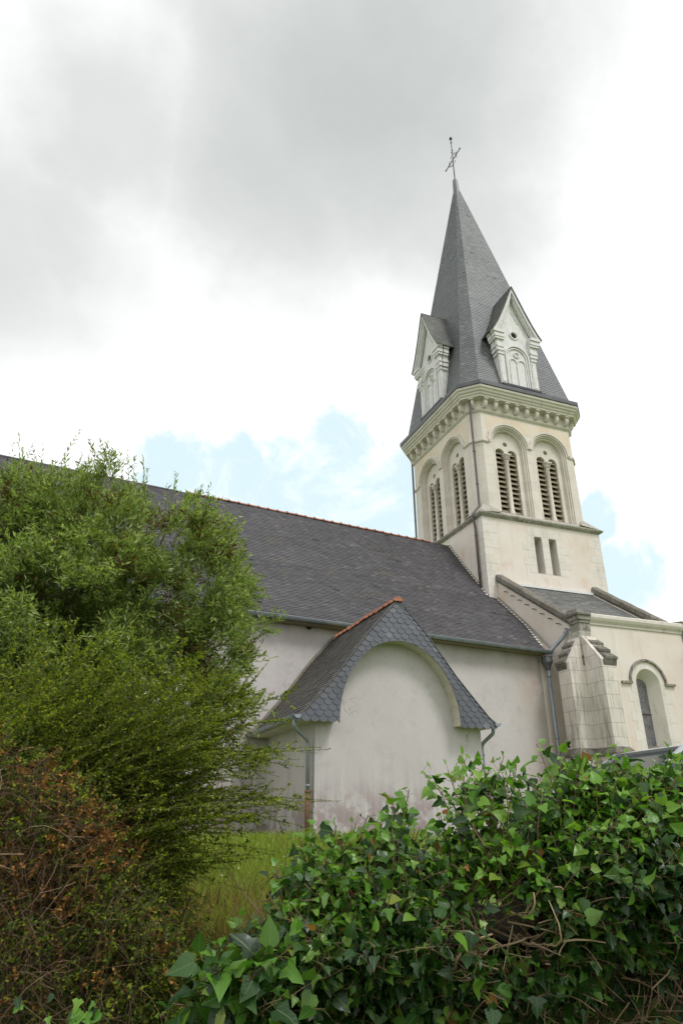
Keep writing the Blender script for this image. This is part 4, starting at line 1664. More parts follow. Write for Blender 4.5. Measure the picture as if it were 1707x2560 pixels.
def rhomb_leaves(name, P, Dr, Nn, Ln, Wd, mats, mi, parent):
    S, D_, N2 = leaf_frames(Dr, Nn)
    Ln = Ln[:, None]
    Wd = Wd[:, None]
    V = np.stack([P, P + D_ * Ln * .42 + S * Wd * .5 + N2 * Wd * .12, P + D_ * Ln, P + D_ * Ln * .42 - S * Wd * .5 + N2 * Wd * .12], 1)
    return raw_mesh(name, V, [4], [0, 1, 2, 3], mats, mi, parent)


IVY_T = np.array([(0, 0, 0), (.20, -.10, .02), (.44, .10, .06), (.42, .34, .05), (.25, .62, .03), (0, 1.0, -.10),
                  (-.20, -.10, .02), (-.44, .10, .06), (-.42, .34, .05), (-.25, .62, .03), (0, .45, .0)])


def ivy_leaves(name, P, Dr, Nn, Ln, mats, mi, parent):
    S, D_, N2 = leaf_frames(Dr, Nn)
    N = len(P)
    wv_ = rng.uniform(.78, 1.15, N)
    fold = rng.uniform(.4, 2.6, N)
    curl = rng.uniform(-.2, .25, N)
    T = np.repeat(IVY_T[None], N, 0).copy()
    T[:, :, 0] *= wv_[:, None]
    T[:, :, 2] = T[:, :, 2] * fold[:, None] - curl[:, None] * (T[:, :, 1] - .3) ** 2
    lob = (rng.random(N) < .45)[:, None]
    T[:, [2, 7], 0] *= np.where(lob, 1.22, 1.0)
    T[:, [3, 8], 0] *= np.where(lob, .62, 1.0)
    T[:, :, 0] += rng.normal(0, .03, (N, T.shape[1]))
    T[:, 0, 0] = 0
    T *= Ln[:, None, None]
    V = P[:, None] + S[:, None] * T[:, :, 0:1] + D_[:, None] * T[:, :, 1:2] + N2[:, None] * T[:, :, 2:3]
    loops = [0, 1, 2, 3, 10, 10, 3, 4, 5, 0, 10, 8, 7, 6, 10, 5, 9, 8]
    return raw_mesh(name, V, [5, 4, 5, 4], loops, mats, mi, parent, uv=[(t[0], t[1]) for t in IVY_T], smooth=True)


def twigs(name, A, B, C_, r0, r1, mats, mi, parent, seg=4, sides=3):
    """quadratic curves A->B->C as thin tubes"""
    N = len(A)
    t = np.linspace(0, 1, seg + 1)
    P = ((1 - t) ** 2)[None, :, None] * A[:, None] + (2 * t * (1 - t))[None, :, None] * B[:, None] + (t ** 2)[None, :, None] * C_[:, None]
    tg = nrm(C_ - A)
    e1 = nrm(np.cross(tg, np.array([.31, .52, .79])[None]))
    e2 = np.cross(tg, e1)
    rad = (r0[:, None] * (1 - t)[None] + r1[:, None] * t[None])
    V = []
    for k in range(sides):
        a = 2 * math.pi * k / sides
        V.append(P + (e1[:, None] * math.cos(a) + e2[:, None] * math.sin(a)) * rad[..., None])
    V = np.stack(V, 2).reshape(N, (seg + 1) * sides, 3)
    loops, fp = [], []
    for j in range(seg):
        for k in range(sides):
            k2 = (k + 1) % sides
            loops += [j * sides + k, j * sides + k2, (j + 1) * sides + k2, (j + 1) * sides + k]
            fp.append(4)
    return raw_mesh(name, V, fp, loops, mats, mi, parent, smooth=True)


def qpt(A, B, C_, t):
    t = t[:, None]
    return (1 - t) ** 2 * A + 2 * t * (1 - t) * B + t ** 2 * C_


def qtan(A, B, C_, t):
    t = t[:, None]
    return nrm(2 * (1 - t) * (B - A) + 2 * t * (C_ - B))


class Veg:
    """gathers leafy shoots of ONE plant; flush() makes one foliage mesh and one twig mesh"""

    def __init__(self, parent, mats_l, mats_s):
        self.p, self.ml, self.ms = parent, mats_l, mats_s
        self.L, self.T = [], []

    def twig(self, A, B, C_, r0, r1, mi):
        N = len(A)
        self.T.append((A, B, C_, np.broadcast_to(r0, (N,)).copy(), np.broadcast_to(r1, (N,)).copy(), np.broadcast_to(mi, (N,)).copy()))

    def spray(self, A, B, C_, per, t0, Ln, asp, mi_fn, smi=0, r=.0022, spread=.9, up=.7, cup=.6):
        N = len(A)
        idx = np.repeat(np.arange(N), per)
        t = np.tile(np.linspace(t0, 1.0, per), N) + rng.uniform(-.5, .5, N * per) / per * .6
        t = np.clip(t, 0, 1)
        P = qpt(A[idx], B[idx], C_[idx], t)
        T = qtan(A[idx], B[idx], C_[idx], t)
        side = nrm(np.cross(T, ZUP[None] + rng.normal(0, .35, (N, 3))[idx]))
        sg = np.where(np.arange(N * per) % 2 == 0, 1.0, -1.0)[:, None]
        D_ = nrm(T * cup + side * sg * spread + rng.normal(0, .35, (N * per, 3)))
        Nn = nrm(ZUP[None] * up + rng.normal(0, .5, (N * per, 3)))
        LL = Ln * rng.uniform(.65, 1.2, N * per) * (1 - .35 * (t > .93))
        self.L.append((P, D_, Nn, LL, LL * asp * rng.uniform(.8, 1.2, N * per), mi_fn(idx, P, N * per)))
        self.twig(A, B, C_, r, r * .5, smi)

    def flush(self):
        cat = lambda q: [np.concatenate([x[i] for x in q]) for i in range(len(q[0]))]
        P, D_, Nn, LL, WW, mi = cat(self.L)
        rhomb_leaves('foliage', P, D_, Nn, LL, WW, self.ml, mi, self.p)
        A, B, C_, r0, r1, mi = cat(self.T)
        twigs('twigs', A, B, C_, r0, r1, self.ms, mi, self.p, 4)


def rdir(n):
    return nrm(rng.normal(0, 1, (n, 3)))


# ---- tall fine-leaved tree behind, left
def fine_tree():
    root = empty('tree', tuple(W(-2.5, 6.3, .95)[0]))
    tag(root, 'bushy tree with fine grey-green willow-like leaves at the left in front of the nave', 'tree')
    c0 = np.array([-2.72, 6.3, 3.02])
    rad = np.array([1.84, 1.35, 1.52])
    mb = MB()
    base = Vector(W(-2.5, 6.3, .8)[0])
    for k in range(11):
        a = k / 11 * 2 * math.pi
        e = Vector(W(-2.5 + 1.0 * math.cos(a) * random.uniform(.5, 1), 6.3 + .8 * math.sin(a), random.uniform(2.8, 3.9))[0])
        m1 = base.lerp(e, .45) + Vector((random.uniform(-.15, .15), random.uniform(-.15, .15), .15))
        mb.tube([base + Vector((random.uniform(-.12, .12), random.uniform(-.12, .12), 0)), base.lerp(m1, .5), m1, m1.lerp(e, .5) + Vector((0, 0, .06)), e], [.06, .045, .03, .018, .008], 7)
        for j in range(5):
            q = m1.lerp(e, random.random())
            d = Vector((random.uniform(-1, 1), random.uniform(-1, 1), random.uniform(.1, 1.2))).normalized()
            mb.tube([q, q + d * .3, q + d * .6 + Vector((0, 0, .1))], [.015, .011, .005], 5)
    mb.build('trunk', 'bark', root, True)
    vg = Veg(root, ['tree_leaf', 'tree_leaf_brown'], ['bark'])
    NC = 1450
    d = rdir(NC)
    d[:, 1] = np.where(rng.random(NC) < .6, -np.abs(d[:, 1]), d[:, 1])
    rr = np.where(rng.random(NC) < .42, rng.uniform(.2, .78, NC), rng.uniform(.80, 1.04, NC))
    lump = 1 + .13 * np.sin(d[:, 0] * 5 + 1) * np.cos(d[:, 2] * 6) + .07 * np.sin(d[:, 1] * 11)
    loc = c0 + d * rad * (rr * lump)[:, None]
    keep = (loc[:, 2] > 1.25) & ~((loc[:, 2] < 2.15) & (loc[:, 0] > -1.7))
    loc, d = loc[keep], d[keep]
    void = np.sin(loc[:, 0] * 4.3 + .7) * np.cos(loc[:, 2] * 4.9 + 1.3 + loc[:, 1] * 1.1) + .35 * np.sin(loc[:, 0] * 9 + loc[:, 2] * 7)
    keep = rng.random(len(loc)) < np.where(void > .40, .45, np.where(void > .1, .8, 1))
    loc, d = loc[keep], d[keep]
    NC = len(loc)
    per = 17
    idx = np.repeat(np.arange(NC), per)
    A = W(loc[idx, 0], loc[idx, 1], loc[idx, 2]) + rng.normal(0, .042, (NC * per, 3))
    outw = W(d[idx, 0], d[idx, 1], d[idx, 2])
    dr = nrm(outw * .8 + ZUP * .30 + rng.normal(0, .62, (NC * per, 3)))
    Lt = rng.uniform(.12, .27, NC * per)[:, None]
    B = A + dr * Lt * .5
    Cc = A + dr * Lt + ZUP * rng.uniform(-.04, .05, (NC * per, 1))
    brown = rng.random(NC) < .13
    mif = lambda ix, P, n_: (((brown[idx[ix]]) & (rng.random(n_) < .6)) | (rng.random(n_) < .02)).astype(int)
    vg.spray(A, B, Cc, 13, .12, .060, .27, mif, r=.0018, spread=.75, up=.8, cup=.95)
    # airy shoots along the top and the right flank
    S0 = []
    for s_, z_, n_, h_ in ((-3.25, 4.45, 7, .50), (-3.02, 4.50, 12, .66), (-2.84, 4.5, 7, .6), (-2.4, 4.35, 6, .35), (-2.10, 4.32, 10, .50), (-1.92, 4.25, 8, .40), (-1.62, 4.05, 10, .42), (-1.38, 3.85, 10, .36),
                           (-1.20, 3.65, 18, .30), (-1.06, 3.3, 22, .28), (-1.02, 2.9, 22, .28), (-1.06, 2.5, 20, .28), (-3.6, 4.4, 8, .5)):
        for _ in range(n_):
            S0.append((s_ + random.gauss(0, .07), 6.1 + random.gauss(0, .3), z_ + random.gauss(0, .08), h_ * random.uniform(.6, 1.1), s_))
    S0 = np.array(S0)
    A = W(S0[:, 0], S0[:, 1], S0[:, 2])
    side = np.clip((S0[:, 4] + 1.7) * 1.1, 0, 1)[:, None]
    dr = nrm(ZUP * (1.0 - side * .75) + RHn * (side * .8) + rng.normal(0, .2, A.shape))
    Cc = A + dr * S0[:, 3:4]
    B = A + dr * S0[:, 3:4] * .5 + rng.normal(0, .03, A.shape)
    vg.spray(A, B, Cc, 20, .15, .058, .25, lambda ix, P, n_: (rng.random(n_) < .05).astype(int), r=.0028, spread=.7, up=.6, cup=.9)
    vg.flush()


fine_tree()


# ---- arching box-leaved shrub, left foreground
def arching_shrub():
    root = empty('shrub', tuple(W(-1.35, 3.8, .88)[0]))
    tag(root, 'green small-leaved shrub with long arching sprays in the left foreground', 'shrub')
    vg = Veg(root, ['shrub_leaf', 'shrub_leaf_dark', 'dead_leaf'], ['green_twig', 'dead_twig'])
    N = 5200
    d = rdir(N)
    d[:, 1] = -np.abs(d[:, 1]) * .9 + .25 * rng.random(N)
    c0 = np.array([-1.50, 3.75, 1.50])
    rad = np.array([.88, .62, .72])
    rr = rng.uniform(.12, .95, N) ** .55
    lump = 1 + .10 * np.sin(d[:, 0] * 7) * np.cos(d[:, 2] * 8)
    loc = c0 + d * rad * (rr * lump)[:, None]
    # a few upright heads at the left
    k = (loc[:, 2] > .8) & (loc[:, 0] < np.interp(loc[:, 2], [.8, 1.3, 1.6, 1.8], [-1.05, -.95, -.78, -.66]))
    loc, d = loc[k], d[k]
    N = len(loc)
    A = W(loc[:, 0], loc[:, 1], loc[:, 2])
    outw = nrm(W(d[:, 0], d[:, 1], d[:, 2]))
    right = np.clip((loc[:, 0] + 1.7) / 1.0, 0, 1)[:, None]
    flow = np.sin(loc[:, 0:1] * 6 + loc[:, 2:3] * 4) * .25
    dr = nrm(outw * .45 + RHn * (.30 + .55 * right) + ZUP * (.62 - .45 * right + flow) + rng.normal(0, .26, (N, 3)))
    L = (rng.uniform(.12, .34, N))[:, None]
    B = A + dr * L * .55 + ZUP * L * .10
    Cc = A + dr * L - ZUP * L * rng.uniform(-.05, .25, (N, 1))
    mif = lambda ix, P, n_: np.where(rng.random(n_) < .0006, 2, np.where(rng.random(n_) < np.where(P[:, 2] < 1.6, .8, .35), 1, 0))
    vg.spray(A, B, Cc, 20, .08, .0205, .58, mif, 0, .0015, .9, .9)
    rows = []
    for (s0, z0, s1, z1, dd, q) in ((-.95, 1.78, -.10, 1.86, 3.3, 1), (-.9, 1.62, -.06, 1.64, 3.2, 1), (-.85, 1.9, -.28, 2.02, 3.4, 1), (-.8, 2.0, -.36, 2.18, 3.5, 1), (-.95, 1.5, -.26, 1.58, 3.2, 1),
                                    (-1.0, 1.44, -.34, 1.46, 3.2, 1), (-1.0, 1.36, -.44, 1.36, 3.2, 1), (-1.05, 1.28, -.52, 1.25, 3.2, 1), (-1.0, 2.05, -.72, 2.36, 3.4, 1), (-1.2, 2.0, -1.02, 2.42, 3.5, 1),
                                    (-1.5, 2.0, -1.45, 2.56, 3.6, 1), (-1.7, 1.9, -1.60, 2.48, 3.5, 1), (-1.4, 2.0, -1.22, 2.45, 3.6, 1), (-1.1, 2.1, -.62, 2.22, 3.4, 1), (-.9, 1.85, -.22, 1.78, 3.3, 1), (-.9, 1.55, -.18, 1.70, 3.2, 1)):
        for _ in range(6):
            j = .055
            rows.append((s0 + random.gauss(0, .12), z0 + random.gauss(0, j), s1 + random.gauss(0, .07) - (.12 * random.random()), z1 + random.gauss(0, .055), dd + random.gauss(0, .12)))
    NO = len(rows)
    for _ in range(230):
        s0 = random.uniform(-2.0, -.8)
        z0 = random.uniform(1.25, 1.85)
        q = random.random()
        ln = random.uniform(.40, .85)
        el = random.uniform(.15, .6) + (.45 if s0 < -1.2 and random.random() < .7 else 0) - (.3 if z0 < 1.45 else 0)
        s1, z1 = s0 + ln * math.cos(el), z0 + ln * math.sin(el)
        lim = -.50 - .9 * max(0, z1 - 2.0) - .8 * max(0, 1.55 - z1)
        if s1 > lim:
            s0 -= s1 - lim
            s1 = lim
        rows.append((s0, z0, s1, z1, random.uniform(3.05, 3.35)))
    R = np.array(rows)
    A = W(R[:, 0], R[:, 4] + .1, R[:, 1])
    Cc = W(R[:, 2], R[:, 4], R[:, 3])
    B = (A + Cc) / 2 + ZUP * rng.uniform(.01, .12, (len(R), 1))
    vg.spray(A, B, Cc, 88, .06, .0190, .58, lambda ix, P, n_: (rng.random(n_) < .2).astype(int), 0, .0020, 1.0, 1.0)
    n2 = len(R) * 14
    ii = np.repeat(np.arange(len(R)), 14)
    t = rng.uniform(.05, .85, n2)
    A2 = qpt(A[ii], B[ii], Cc[ii], t)
    T2 = qtan(A[ii], B[ii], Cc[ii], t)
    dr = nrm(T2 + rng.normal(0, .45, (n2, 3)) + ZUP * .1)
    L = (rng.uniform(.05, .18, n2) * (1.25 - t * .8))[:, None]
    vg.spray(A2, A2 + dr * L * .5, A2 + dr * L - ZUP * L * .1, 14, .1, .0165, .58, lambda ix, P, n_: (rng.random(n_) < .25).astype(int), 0, .0013, 1, 1)
    vg.flush()
    mb = MB()
    b0 = Vector(W(-1.35, 3.8, .75)[0])
    for k in range(26):
        e = Vector(W(-1.35 + random.uniform(-.6, .5), 3.85 + random.uniform(-.3, .4), random.uniform(1.2, 1.7))[0])
        m_ = b0.lerp(e, .5) + Vector((0, 0, .15))
        mb.tube([b0 + Vector((random.uniform(-.2, .2), random.uniform(-.2, .2), 0)), m_, e], [.014, .009, .004], 5)
    mb.build('stems', 'dead_twig', root, True)


arching_shrub()


# ---- half dead tangle lower left
def dead_tangle():
    root = empty('bramble_tangle', tuple(W(-1.25, 2.95, .85)[0]))
    tag(root, 'half-dead brown tangle of twigs and withered leaves at the lower left corner', 'dead shrub')
    vg = Veg(root, ['shrub_leaf_dark', 'dead_leaf', 'shrub_leaf'], ['dead_twig', 'cut_stem', 'green_twig'])

    def ztop(s_):
        return np.interp(s_, [-1.7, -1.35, -1.0, -.75, -.5, -.3], [1.98, 1.90, 1.72, 1.36, 1.05, .86])
    N = 4200
    s_ = -1.65 + np.abs(rng.normal(0, .50, N))
    s_ = np.where(s_ > -.35, -1.2, s_)
    z_ = .72 + (ztop(s_) - .80) * rng.random(N) ** .8
    A = W(s_, rng.uniform(2.80, 3.25, N), z_)
    dr = nrm(rng.normal(0, 1, (N, 3)) * np.array([.8, .5, .8]) + ZUP * .30 + RHn * .15)
    L = rng.uniform(.06, .26, N)[:, None]
    B = A + dr * L * .5 + rng.normal(0, .04, (N, 3))
    Cc = A + dr * L - ZUP * L * .35
    vg.twig(A, B, Cc, rng.uniform(.0008, .0019, N), .0005, (rng.random(N) < .05).astype(int))
    n2 = 60
    A = W(rng.uniform(-1.6, -.5, n2), rng.uniform(2.95, 3.2, n2), rng.uniform(.7, 1.0, n2))
    Cc = A + ZUP * rng.uniform(.2, .5, (n2, 1)) + RHn * rng.uniform(-.25, .3, (n2, 1))
    B = (A + Cc) / 2 + rng.normal(0, .05, (n2, 3))
    vg.twig(A, B, Cc, .0022, .0008, (rng.random(n2) < .1).astype(int))
    n3 = 7200
    s_ = rng.uniform(-1.7, -.32, n3)
    z_ = .74 + (ztop(s_) - .76) * rng.random(n3) ** .75
    A = W(s_, rng.uniform(2.80, 3.3, n3), z_)
    dr = nrm(rng.normal(0, 1, (n3, 3)) + ZUP * .6 + RHn * .3)
    L = rng.uniform(.04, .15, n3)[:, None]
    px = s_
    clump = np.sin(px * 13 + 1.0 + np.sin(z_ * 9)) * np.cos(z_ * 15 + px * 4)
    deadp = np.clip(.80 - (px + 1.6) * .62, .08, .8) * np.clip((z_ - .85) * 1.8, .18, 1)
    isd = rng.random(n3) < np.where(clump > .15, np.clip(deadp * 2.0, 0, .9), deadp * .30)
    leafless = rng.random(n3) < np.clip(.50 - (px + 1.7) * .5, 0, .5)
    A, dr, L, isd = A[~leafless], dr[~leafless], L[~leafless], isd[~leafless]
    vg.spray(A, A + dr * L * .5, A + dr * L, 12, .1, .0175, .58,
             lambda ix, P, n_: np.where(isd[ix], 1, np.where(rng.random(n_) < .40, 2, 0)), 0, .0010, .9, .7)
    vg.flush()


dead_tangle()


# ---- grass
def grass():
    N = 42000
    d = 3.6 + rng.random(N) ** 1.4 * 10.5
    s_ = rng.uniform(-.28, .10, N) * d
    P0 = W(s_, d, 0)
    P0[:, 2] = np.array([ground_z(x, y) for x, y in P0[:, :2]]) - .02
    k = P0[:, 1] < 14.05
    P0, d = P0[k], d[k]
    N = len(P0)
    h = rng.uniform(.10, .27, N) * np.where(d < 6, 1.25, 1) * np.where(P0[:, 1] > 13.7, 1.4, 1)
    lean = rng.normal(0, .35, (N, 3))
    lean[:, 2] = 0
    tip = P0 + ZUP * h[:, None] + lean * h[:, None]
    mid = P0 + ZUP * h[:, None] * .55 + lean * h[:, None] * .25
    sd_ = nrm(np.cross(lean, ZUP[None]) + RHn * .6)
    wd_ = (rng.uniform(.0025, .005, N) * np.where(d > 8, 1.8, 1.1))[:, None]
    V = np.stack([P0 - sd_ * wd_, P0 + sd_ * wd_, mid + sd_ * wd_ * .8, tip, mid - sd_ * wd_ * .8], 1)
    dry = (rng.random(N) < np.where(d < 5.6, .60, np.where(d < 7.5, .25, .10))).astype(int)
    o = raw_mesh('grass', V, [5], [0, 1, 2, 3, 4], ['grass_blade', 'dry_grass'], dry, None)
    tag(o, 'long unmown grass between the shrub, the ivy and the chapel wall', 'grass', kind='stuff')
    # daisies
    mb = MB()
    for _ in range(60):
        dd = random.uniform(6.5, 13.3)
        p = Vector(W(random.uniform(-.24, .02) * dd, dd, 0)[0])
        p.z = ground_z(p.x, p.y) + random.uniform(.12, .2)
        mb.lathe(p, [(.002, 0), (.011, .004), (.006, .008)], 6)
    o = mb.build('daisies', 'lead_white', None)
    tag(o, 'scattered tiny white daisies in the lawn before the chapel', 'flowers', kind='stuff')


grass()

# ---- ivy hedge
IVP = [(-.75, .80), (-.60, .95), (-.44, 1.08), (-.31, 1.15), (-.20, 1.28), (-.10, 1.42), (.0, 1.46), (.14, 1.47), (.25, 1.51), (.36, 1.42), (.48, 1.48), (.58, 1.56), (.66, 1.50), (.74, 1.50), (.82, 1.65), (.92, 1.70), (1.05, 1.69), (1.15, 1.72), (1.4, 1.72), (1.8, 1.72), (2.4, 1.7)]


def iv_top(s):
    xs = [p[0] for p in IVP]
    return np.interp(s, xs, [p[1] for p in IVP])


def ivy():
    root = empty('ivy_hedge', tuple(W(.8, 3.1, .7)[0]))
    tag(root, 'glossy dark green ivy hedge over a bank across the right foreground', 'ivy')
    P_, D_, N_, L_, M_ = [], [], [], [], []
    TA, TB, TC, TR, TM = [], [], [], [], []

    def shoot(A, dr, L, nleaf, size, young=.0, r=.003, droop=.25, stem=0):
        A = np.array(A)
        dr = dr / np.linalg.norm(dr)
        C_ = A + dr * L - ZUP * L * droop * random.random()
        B = A + dr * L * .5 + rng.normal(0, .02, 3)
        TA.append(A); TB.append(B); TC.append(C_); TR.append(r); TM.append(stem)
        for j in range(nleaf):
            t = .2 + .8 * (j + random.random() * .6) / nleaf
            t = min(t, 1)
            P = (1 - t) ** 2 * A + 2 * t * (1 - t) * B + t * t * C_
            ang = j * 2.4 + random.random()
            e1 = np.cross(dr, ZUP)
            e1 = e1 / max(np.linalg.norm(e1), 1e-6)
            e2 = np.cross(dr, e1)
            rad_ = e1 * math.cos(ang) + e2 * math.sin(ang)
            ld = rad_ * .9 + dr * .35 + ZUP * .15 - FHn * .25 + rng.normal(0, .25, 3)
            ld = ld / np.linalg.norm(ld)
            pet = .035 * random.uniform(.5, 1.3)
            Q = P + ld * pet
            TA.append(P); TB.append((P + Q) / 2 + ZUP * .004); TC.append(Q); TR.append(.0011); TM.append(2)
            # blade hangs: direction outward and down, normal toward light and viewer
            bd = ld * .9 - ZUP * random.uniform(-.25, .9) - FHn * .10 + rng.normal(0, .35, 3)
            nn2 = ZUP * .85 - FHn * .40 + rad_ * .3 + rng.normal(0, .50, 3)
            P_.append(Q); D_.append(bd); N_.append(nn2)
            L_.append(size * random.uniform(.5, 1.3) * (1 - .35 * (t > .85)))
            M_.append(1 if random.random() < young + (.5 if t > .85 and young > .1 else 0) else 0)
    # body shoots
    for _ in range(3300):
        s_ = random.uniform(-.50, 1.9)
        top = float(iv_top(s_))
        z_ = top - abs(random.gauss(0, .30)) - .10
        if z_ < .70:
            z_ = random.uniform(.7, top)
        if ((s_ - .52) / .26) ** 2 + ((z_ - 1.19) / .14) ** 2 < 1 and random.random() < .93:
            continue
        if s_ > .35 and z_ < 1.10 and random.random() < .62:
            continue
        back = max(0, (z_ - (top - .3)))
        dd = 2.84 + back * .9 + max(0, top - .30 - z_) * .85 + random.gauss(0, .06)
        up = .35 + 1.6 * max(0, (z_ - (top - .35)) / .35)
        dr = ZUP * up - FHn * (1.1 - .5 * min(1, up / 2)) + RHn * random.gauss(0, .5) + rng.normal(0, .15, 3)
        hi = z_ > top - .28
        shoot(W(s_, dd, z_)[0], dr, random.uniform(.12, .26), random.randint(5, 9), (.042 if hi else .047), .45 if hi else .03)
    # top layer going back
    for _ in range(560):
        s_ = random.uniform(-.6, 2.2)
        top = float(iv_top(s_))
        dd = random.uniform(2.95, 3.9)
        dr = ZUP * 1.2 + RHn * random.gauss(0, .45) + FHn * random.gauss(0, .4)
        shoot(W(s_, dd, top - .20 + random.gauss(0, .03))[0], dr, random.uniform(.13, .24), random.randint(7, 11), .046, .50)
    # tall sprigs
    for s_, zb, h, n_ in ((.50, 1.50, .28, 5), (.56, 1.55, .30, 9), (.62, 1.52, .28, 7), (.22, 1.40, .26, 5), (.27, 1.42, .24, 4), (.78, 1.52, .24, 5), (.86, 1.60, .22, 5), (1.0, 1.62, .2, 4), (1.15, 1.62, .2, 5), (1.3, 1.62, .2, 5), (-.06, 1.38, .16, 4), (.06, 1.42, .16, 4), (.40, 1.42, .18, 4), (-.2, 1.25, .15, 4), (.93, 1.62, .2, 5), (1.42, 1.66, .2, 5)):
        for _ in range(n_):
            A = W(s_ + random.gauss(0, .035), 3.0 + random.gauss(0, .08), zb + random.gauss(0, .03))[0]
            shoot(A, ZUP * 1.0 + RHn * random.gauss(0, .28) + FHn * random.gauss(0, .2), h * random.uniform(.7, 1.1), 11, .050, .55, .003, .05)
    # low left corner tuft and lower edge
    for _ in range(45):
        A = W(random.uniform(-.50, -.2), 2.65 + random.gauss(0, .05), random.uniform(.78, 1.15))[0]
        shoot(A, ZUP * .6 - FHn * .7 + RHn * random.gauss(0, .6), random.uniform(.08, .2), 5, .072, .1)
    for _ in range(70):
        A = W(random.uniform(.2, 1.5), 2.78 + random.gauss(0, .05), random.uniform(.74, .92))[0]
        shoot(A, ZUP * .4 - FHn * .7 + RHn * random.gauss(0, .6), random.uniform(.08, .2), 4, .070, .12)
    # woody stems in the cut open area
    for _ in range(1000):
        s_ = random.uniform(-.35, 1.6)
        A = W(s_, random.uniform(2.9, 3.25), random.uniform(.72, 1.30))[0]
        dr = rng.normal(0, 1, 3) * np.array([1, .4, .8]) + ZUP * .25 - FHn * .45
        dr = dr / np.linalg.norm(dr)
        L = random.uniform(.08, .32)
        TA.append(A); TC.append(A + dr * L); TB.append(A + dr * L * .5 + rng.normal(0, .3, 3) * L); TR.append(random.uniform(.0010, .0040)); TM.append(0 if random.random() < .88 else 1)
    for _ in range(70):
        s_ = random.gauss(.50, .16)
        A = W(s_, random.uniform(2.78, 2.95), random.gauss(1.21, .06))[0]
        dr = RHn * random.gauss(0, 1) - FHn * .5 + ZUP * random.gauss(0, .45)
        dr = dr / np.linalg.norm(dr)
        L = random.uniform(.06, .20)
        TA.append(A); TC.append(A + dr * L); TB.append(A + dr * L * .5 + rng.normal(0, .28, 3) * L); TR.append(random.uniform(.002, .0055)); TM.append(1 if random.random() < .6 else 0)
    n_ = len(P_)
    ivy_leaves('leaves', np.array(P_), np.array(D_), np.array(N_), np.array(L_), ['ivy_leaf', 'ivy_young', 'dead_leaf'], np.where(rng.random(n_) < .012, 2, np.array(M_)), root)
    twigs('stems', np.array(TA), np.array(TB), np.array(TC), np.array(TR), np.array(TR) * .55, ['ivy_stem', 'cut_stem', 'green_twig'], np.array(TM), root, 4, 5)
    # berries
    for (s_, z_, dd) in ((.55, 1.68, 2.93), (.60, 1.66, 2.93), (.72, 1.50, 2.85), (.95, 1.68, 2.9), (.70, 1.44, 2.85)):
        mb = MB()
        for _ in range(16):
            p = Vector(W(s_ + random.gauss(0, .012), dd + random.gauss(0, .012), z_ + random.gauss(0, .012))[0])
            mb.lathe(p, [(.0008, -.004), (.0032, -.002), (.004, 0), (.0032, .003), (.001, .004)], 7)
        mb.build('berry_cluster', 'berry', root, True)
    # bank core added as a dark backing for the hedge's shaded interior
    mb = MB()
    vs, fs = [], []
    ks = np.linspace(-.8, 2.6, 40)
    for s_ in ks:
        top = float(iv_top(s_))
        for dd, z_ in ((3.50, .3), (3.40, max(.9, top - .55)), (3.25, top - .36), (3.6, top - .30), (3.80, top - .37), (3.90, .5)):
            p = W(s_, dd + random.uniform(-.04, .04), z_ + random.uniform(-.03, .03))[0]
            vs.append(tuple(p))
    for i in range(len(ks) - 1):
        for j in range(5):
            fs.append((i * 6 + j, i * 6 + j + 1, (i + 1) * 6 + j + 1, (i + 1) * 6 + j))
    mb.mesh(vs, fs)
    mb.build('hedge_shade_backing', 'hedge_inner_shade', root)


ivy()


def corner_ivy():
    root = empty('ivy_plant', tuple(W(-1.0, 2.6, .8)[0]))
    tag(root, 'small bright green ivy shoots low at the bottom left corner under the brown twigs', 'ivy')
    P_, D_, N_, L_, M_ = [], [], [], [], []
    A_, B_, C2 = [], [], []
    for _ in range(26):
        s_ = random.choice((-.88, -.83, -.80, -.93, -.76)) + random.gauss(0, .03)
        z_ = random.uniform(1.0, 1.12)
        A = W(s_, 2.60, z_ - .06)[0]
        Q = W(s_ + random.gauss(0, .02), 2.50, z_)[0]
        A_.append(A); B_.append((A + Q) / 2); C2.append(Q)
        P_.append(Q)
        D_.append(RHn * random.gauss(0, .5) - ZUP * .8 - FHn * .3)
        N_.append(ZUP * .5 - FHn * .9 + rng.normal(0, .2, 3))
        L_.append(random.uniform(.026, .042))
        M_.append(1 if random.random() < .6 else 0)
    ivy_leaves('leaves', np.array(P_), np.array(D_), np.array(N_), np.array(L_), ['ivy_leaf', 'ivy_young'], np.array(M_), root)
    twigs('stems', np.array(A_), np.array(B_), np.array(C2), np.full(26, .0015), np.full(26, .001), ['green_twig'], None, root, 3, 4)


corner_ivy()


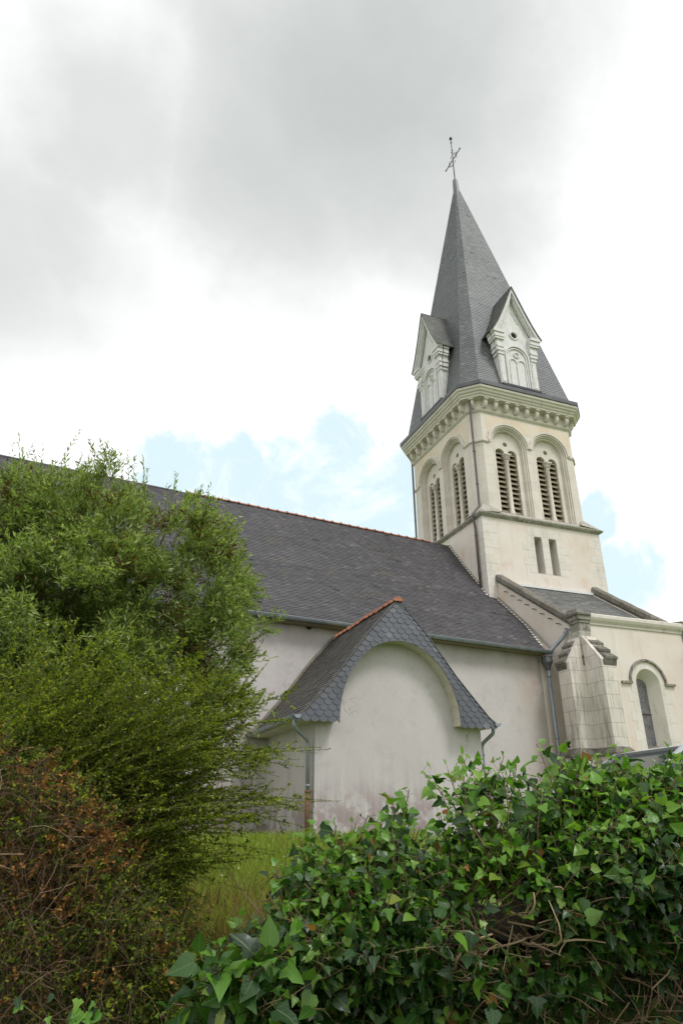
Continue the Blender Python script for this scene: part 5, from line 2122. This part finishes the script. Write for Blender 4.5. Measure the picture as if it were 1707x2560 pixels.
# ---- parked car, only its roof corner shows above the ivy
def car():
    o0 = Vector((7.80, 7.55, .98))
    root = empty('parked_car', tuple(o0))
    tag(root, 'silver hatchback car parked behind the ivy at the right edge', 'car')
    u = Vector((math.cos(math.radians(-6)), math.sin(math.radians(-6)), 0))
    v = Vector((-u.y, u.x, 0))
    f = lambda a, b_, c: o0 + u * a + v * c + Vector((0, 0, b_))
    # side profile, a along the length
    body = [(-1.95, .30), (-2.02, .62), (-1.9, .86), (-1.0, 1.0), (1.55, 1.0), (1.98, .9), (2.05, .5), (1.98, .28)]
    mb = MB()
    mb.plate(body, [], f, -.86, .86)
    bo = mb.build('body', 'car_paint', root)
    cab_o = [(-1.05, 1.0), (-.35, 1.44), (.1, 1.50), (.9, 1.49), (1.35, 1.40), (1.75, 1.0)]
    mb = MB()
    # cabin shell as roof plus pillars, with inward lean
    def fc(a, b_, c):
        t = (b_ - 1.0) / .5
        return f(a, b_, c * (1 - .16 * t))
    mb.plate([(-.38, 1.425), (.1, 1.50), (.9, 1.49), (1.35, 1.40), (1.36, 1.37), (.9, 1.45), (.1, 1.46), (-.36, 1.39)], [], fc, -.80, .80)
    for sg in (-1, 1):
        for pl in (((-1.08, 1.0), (-.38, 1.43), (-.30, 1.43), (-.98, 1.0)), ((.40, 1.0), (.40, 1.47), (.48, 1.47), (.50, 1.0)), ((1.45, 1.0), (1.22, 1.42), (1.36, 1.40), (1.76, 1.0))):
            mb.plate(list(pl), [], fc, sg * .76, sg * .81)
    mb.build('roof', 'car_paint', root)
    mb = MB()
    mb.plate([(-1.0, 1.0), (-.34, 1.40), (.1, 1.455), (.9, 1.445), (1.30, 1.36), (1.68, 1.0)], [], fc, -.755, .755)
    mb.build('windows', 'car_glass', root)
    for a in (-1.3, 1.3):
        for sg in (-1, 1):
            mb = MB()
            p = f(a, .31, sg * .70)
            q = f(a, .31, sg * .88)
            mb.tube([p, q], .31, 20)
            wh = mb.build('wheel', 'rubber', root)
            mb = MB()
            mb.tube([f(a, .31, sg * .882), f(a, .31, sg * .895)], .19, 14)
            mb.build('rim', 'zinc', wh)


car()
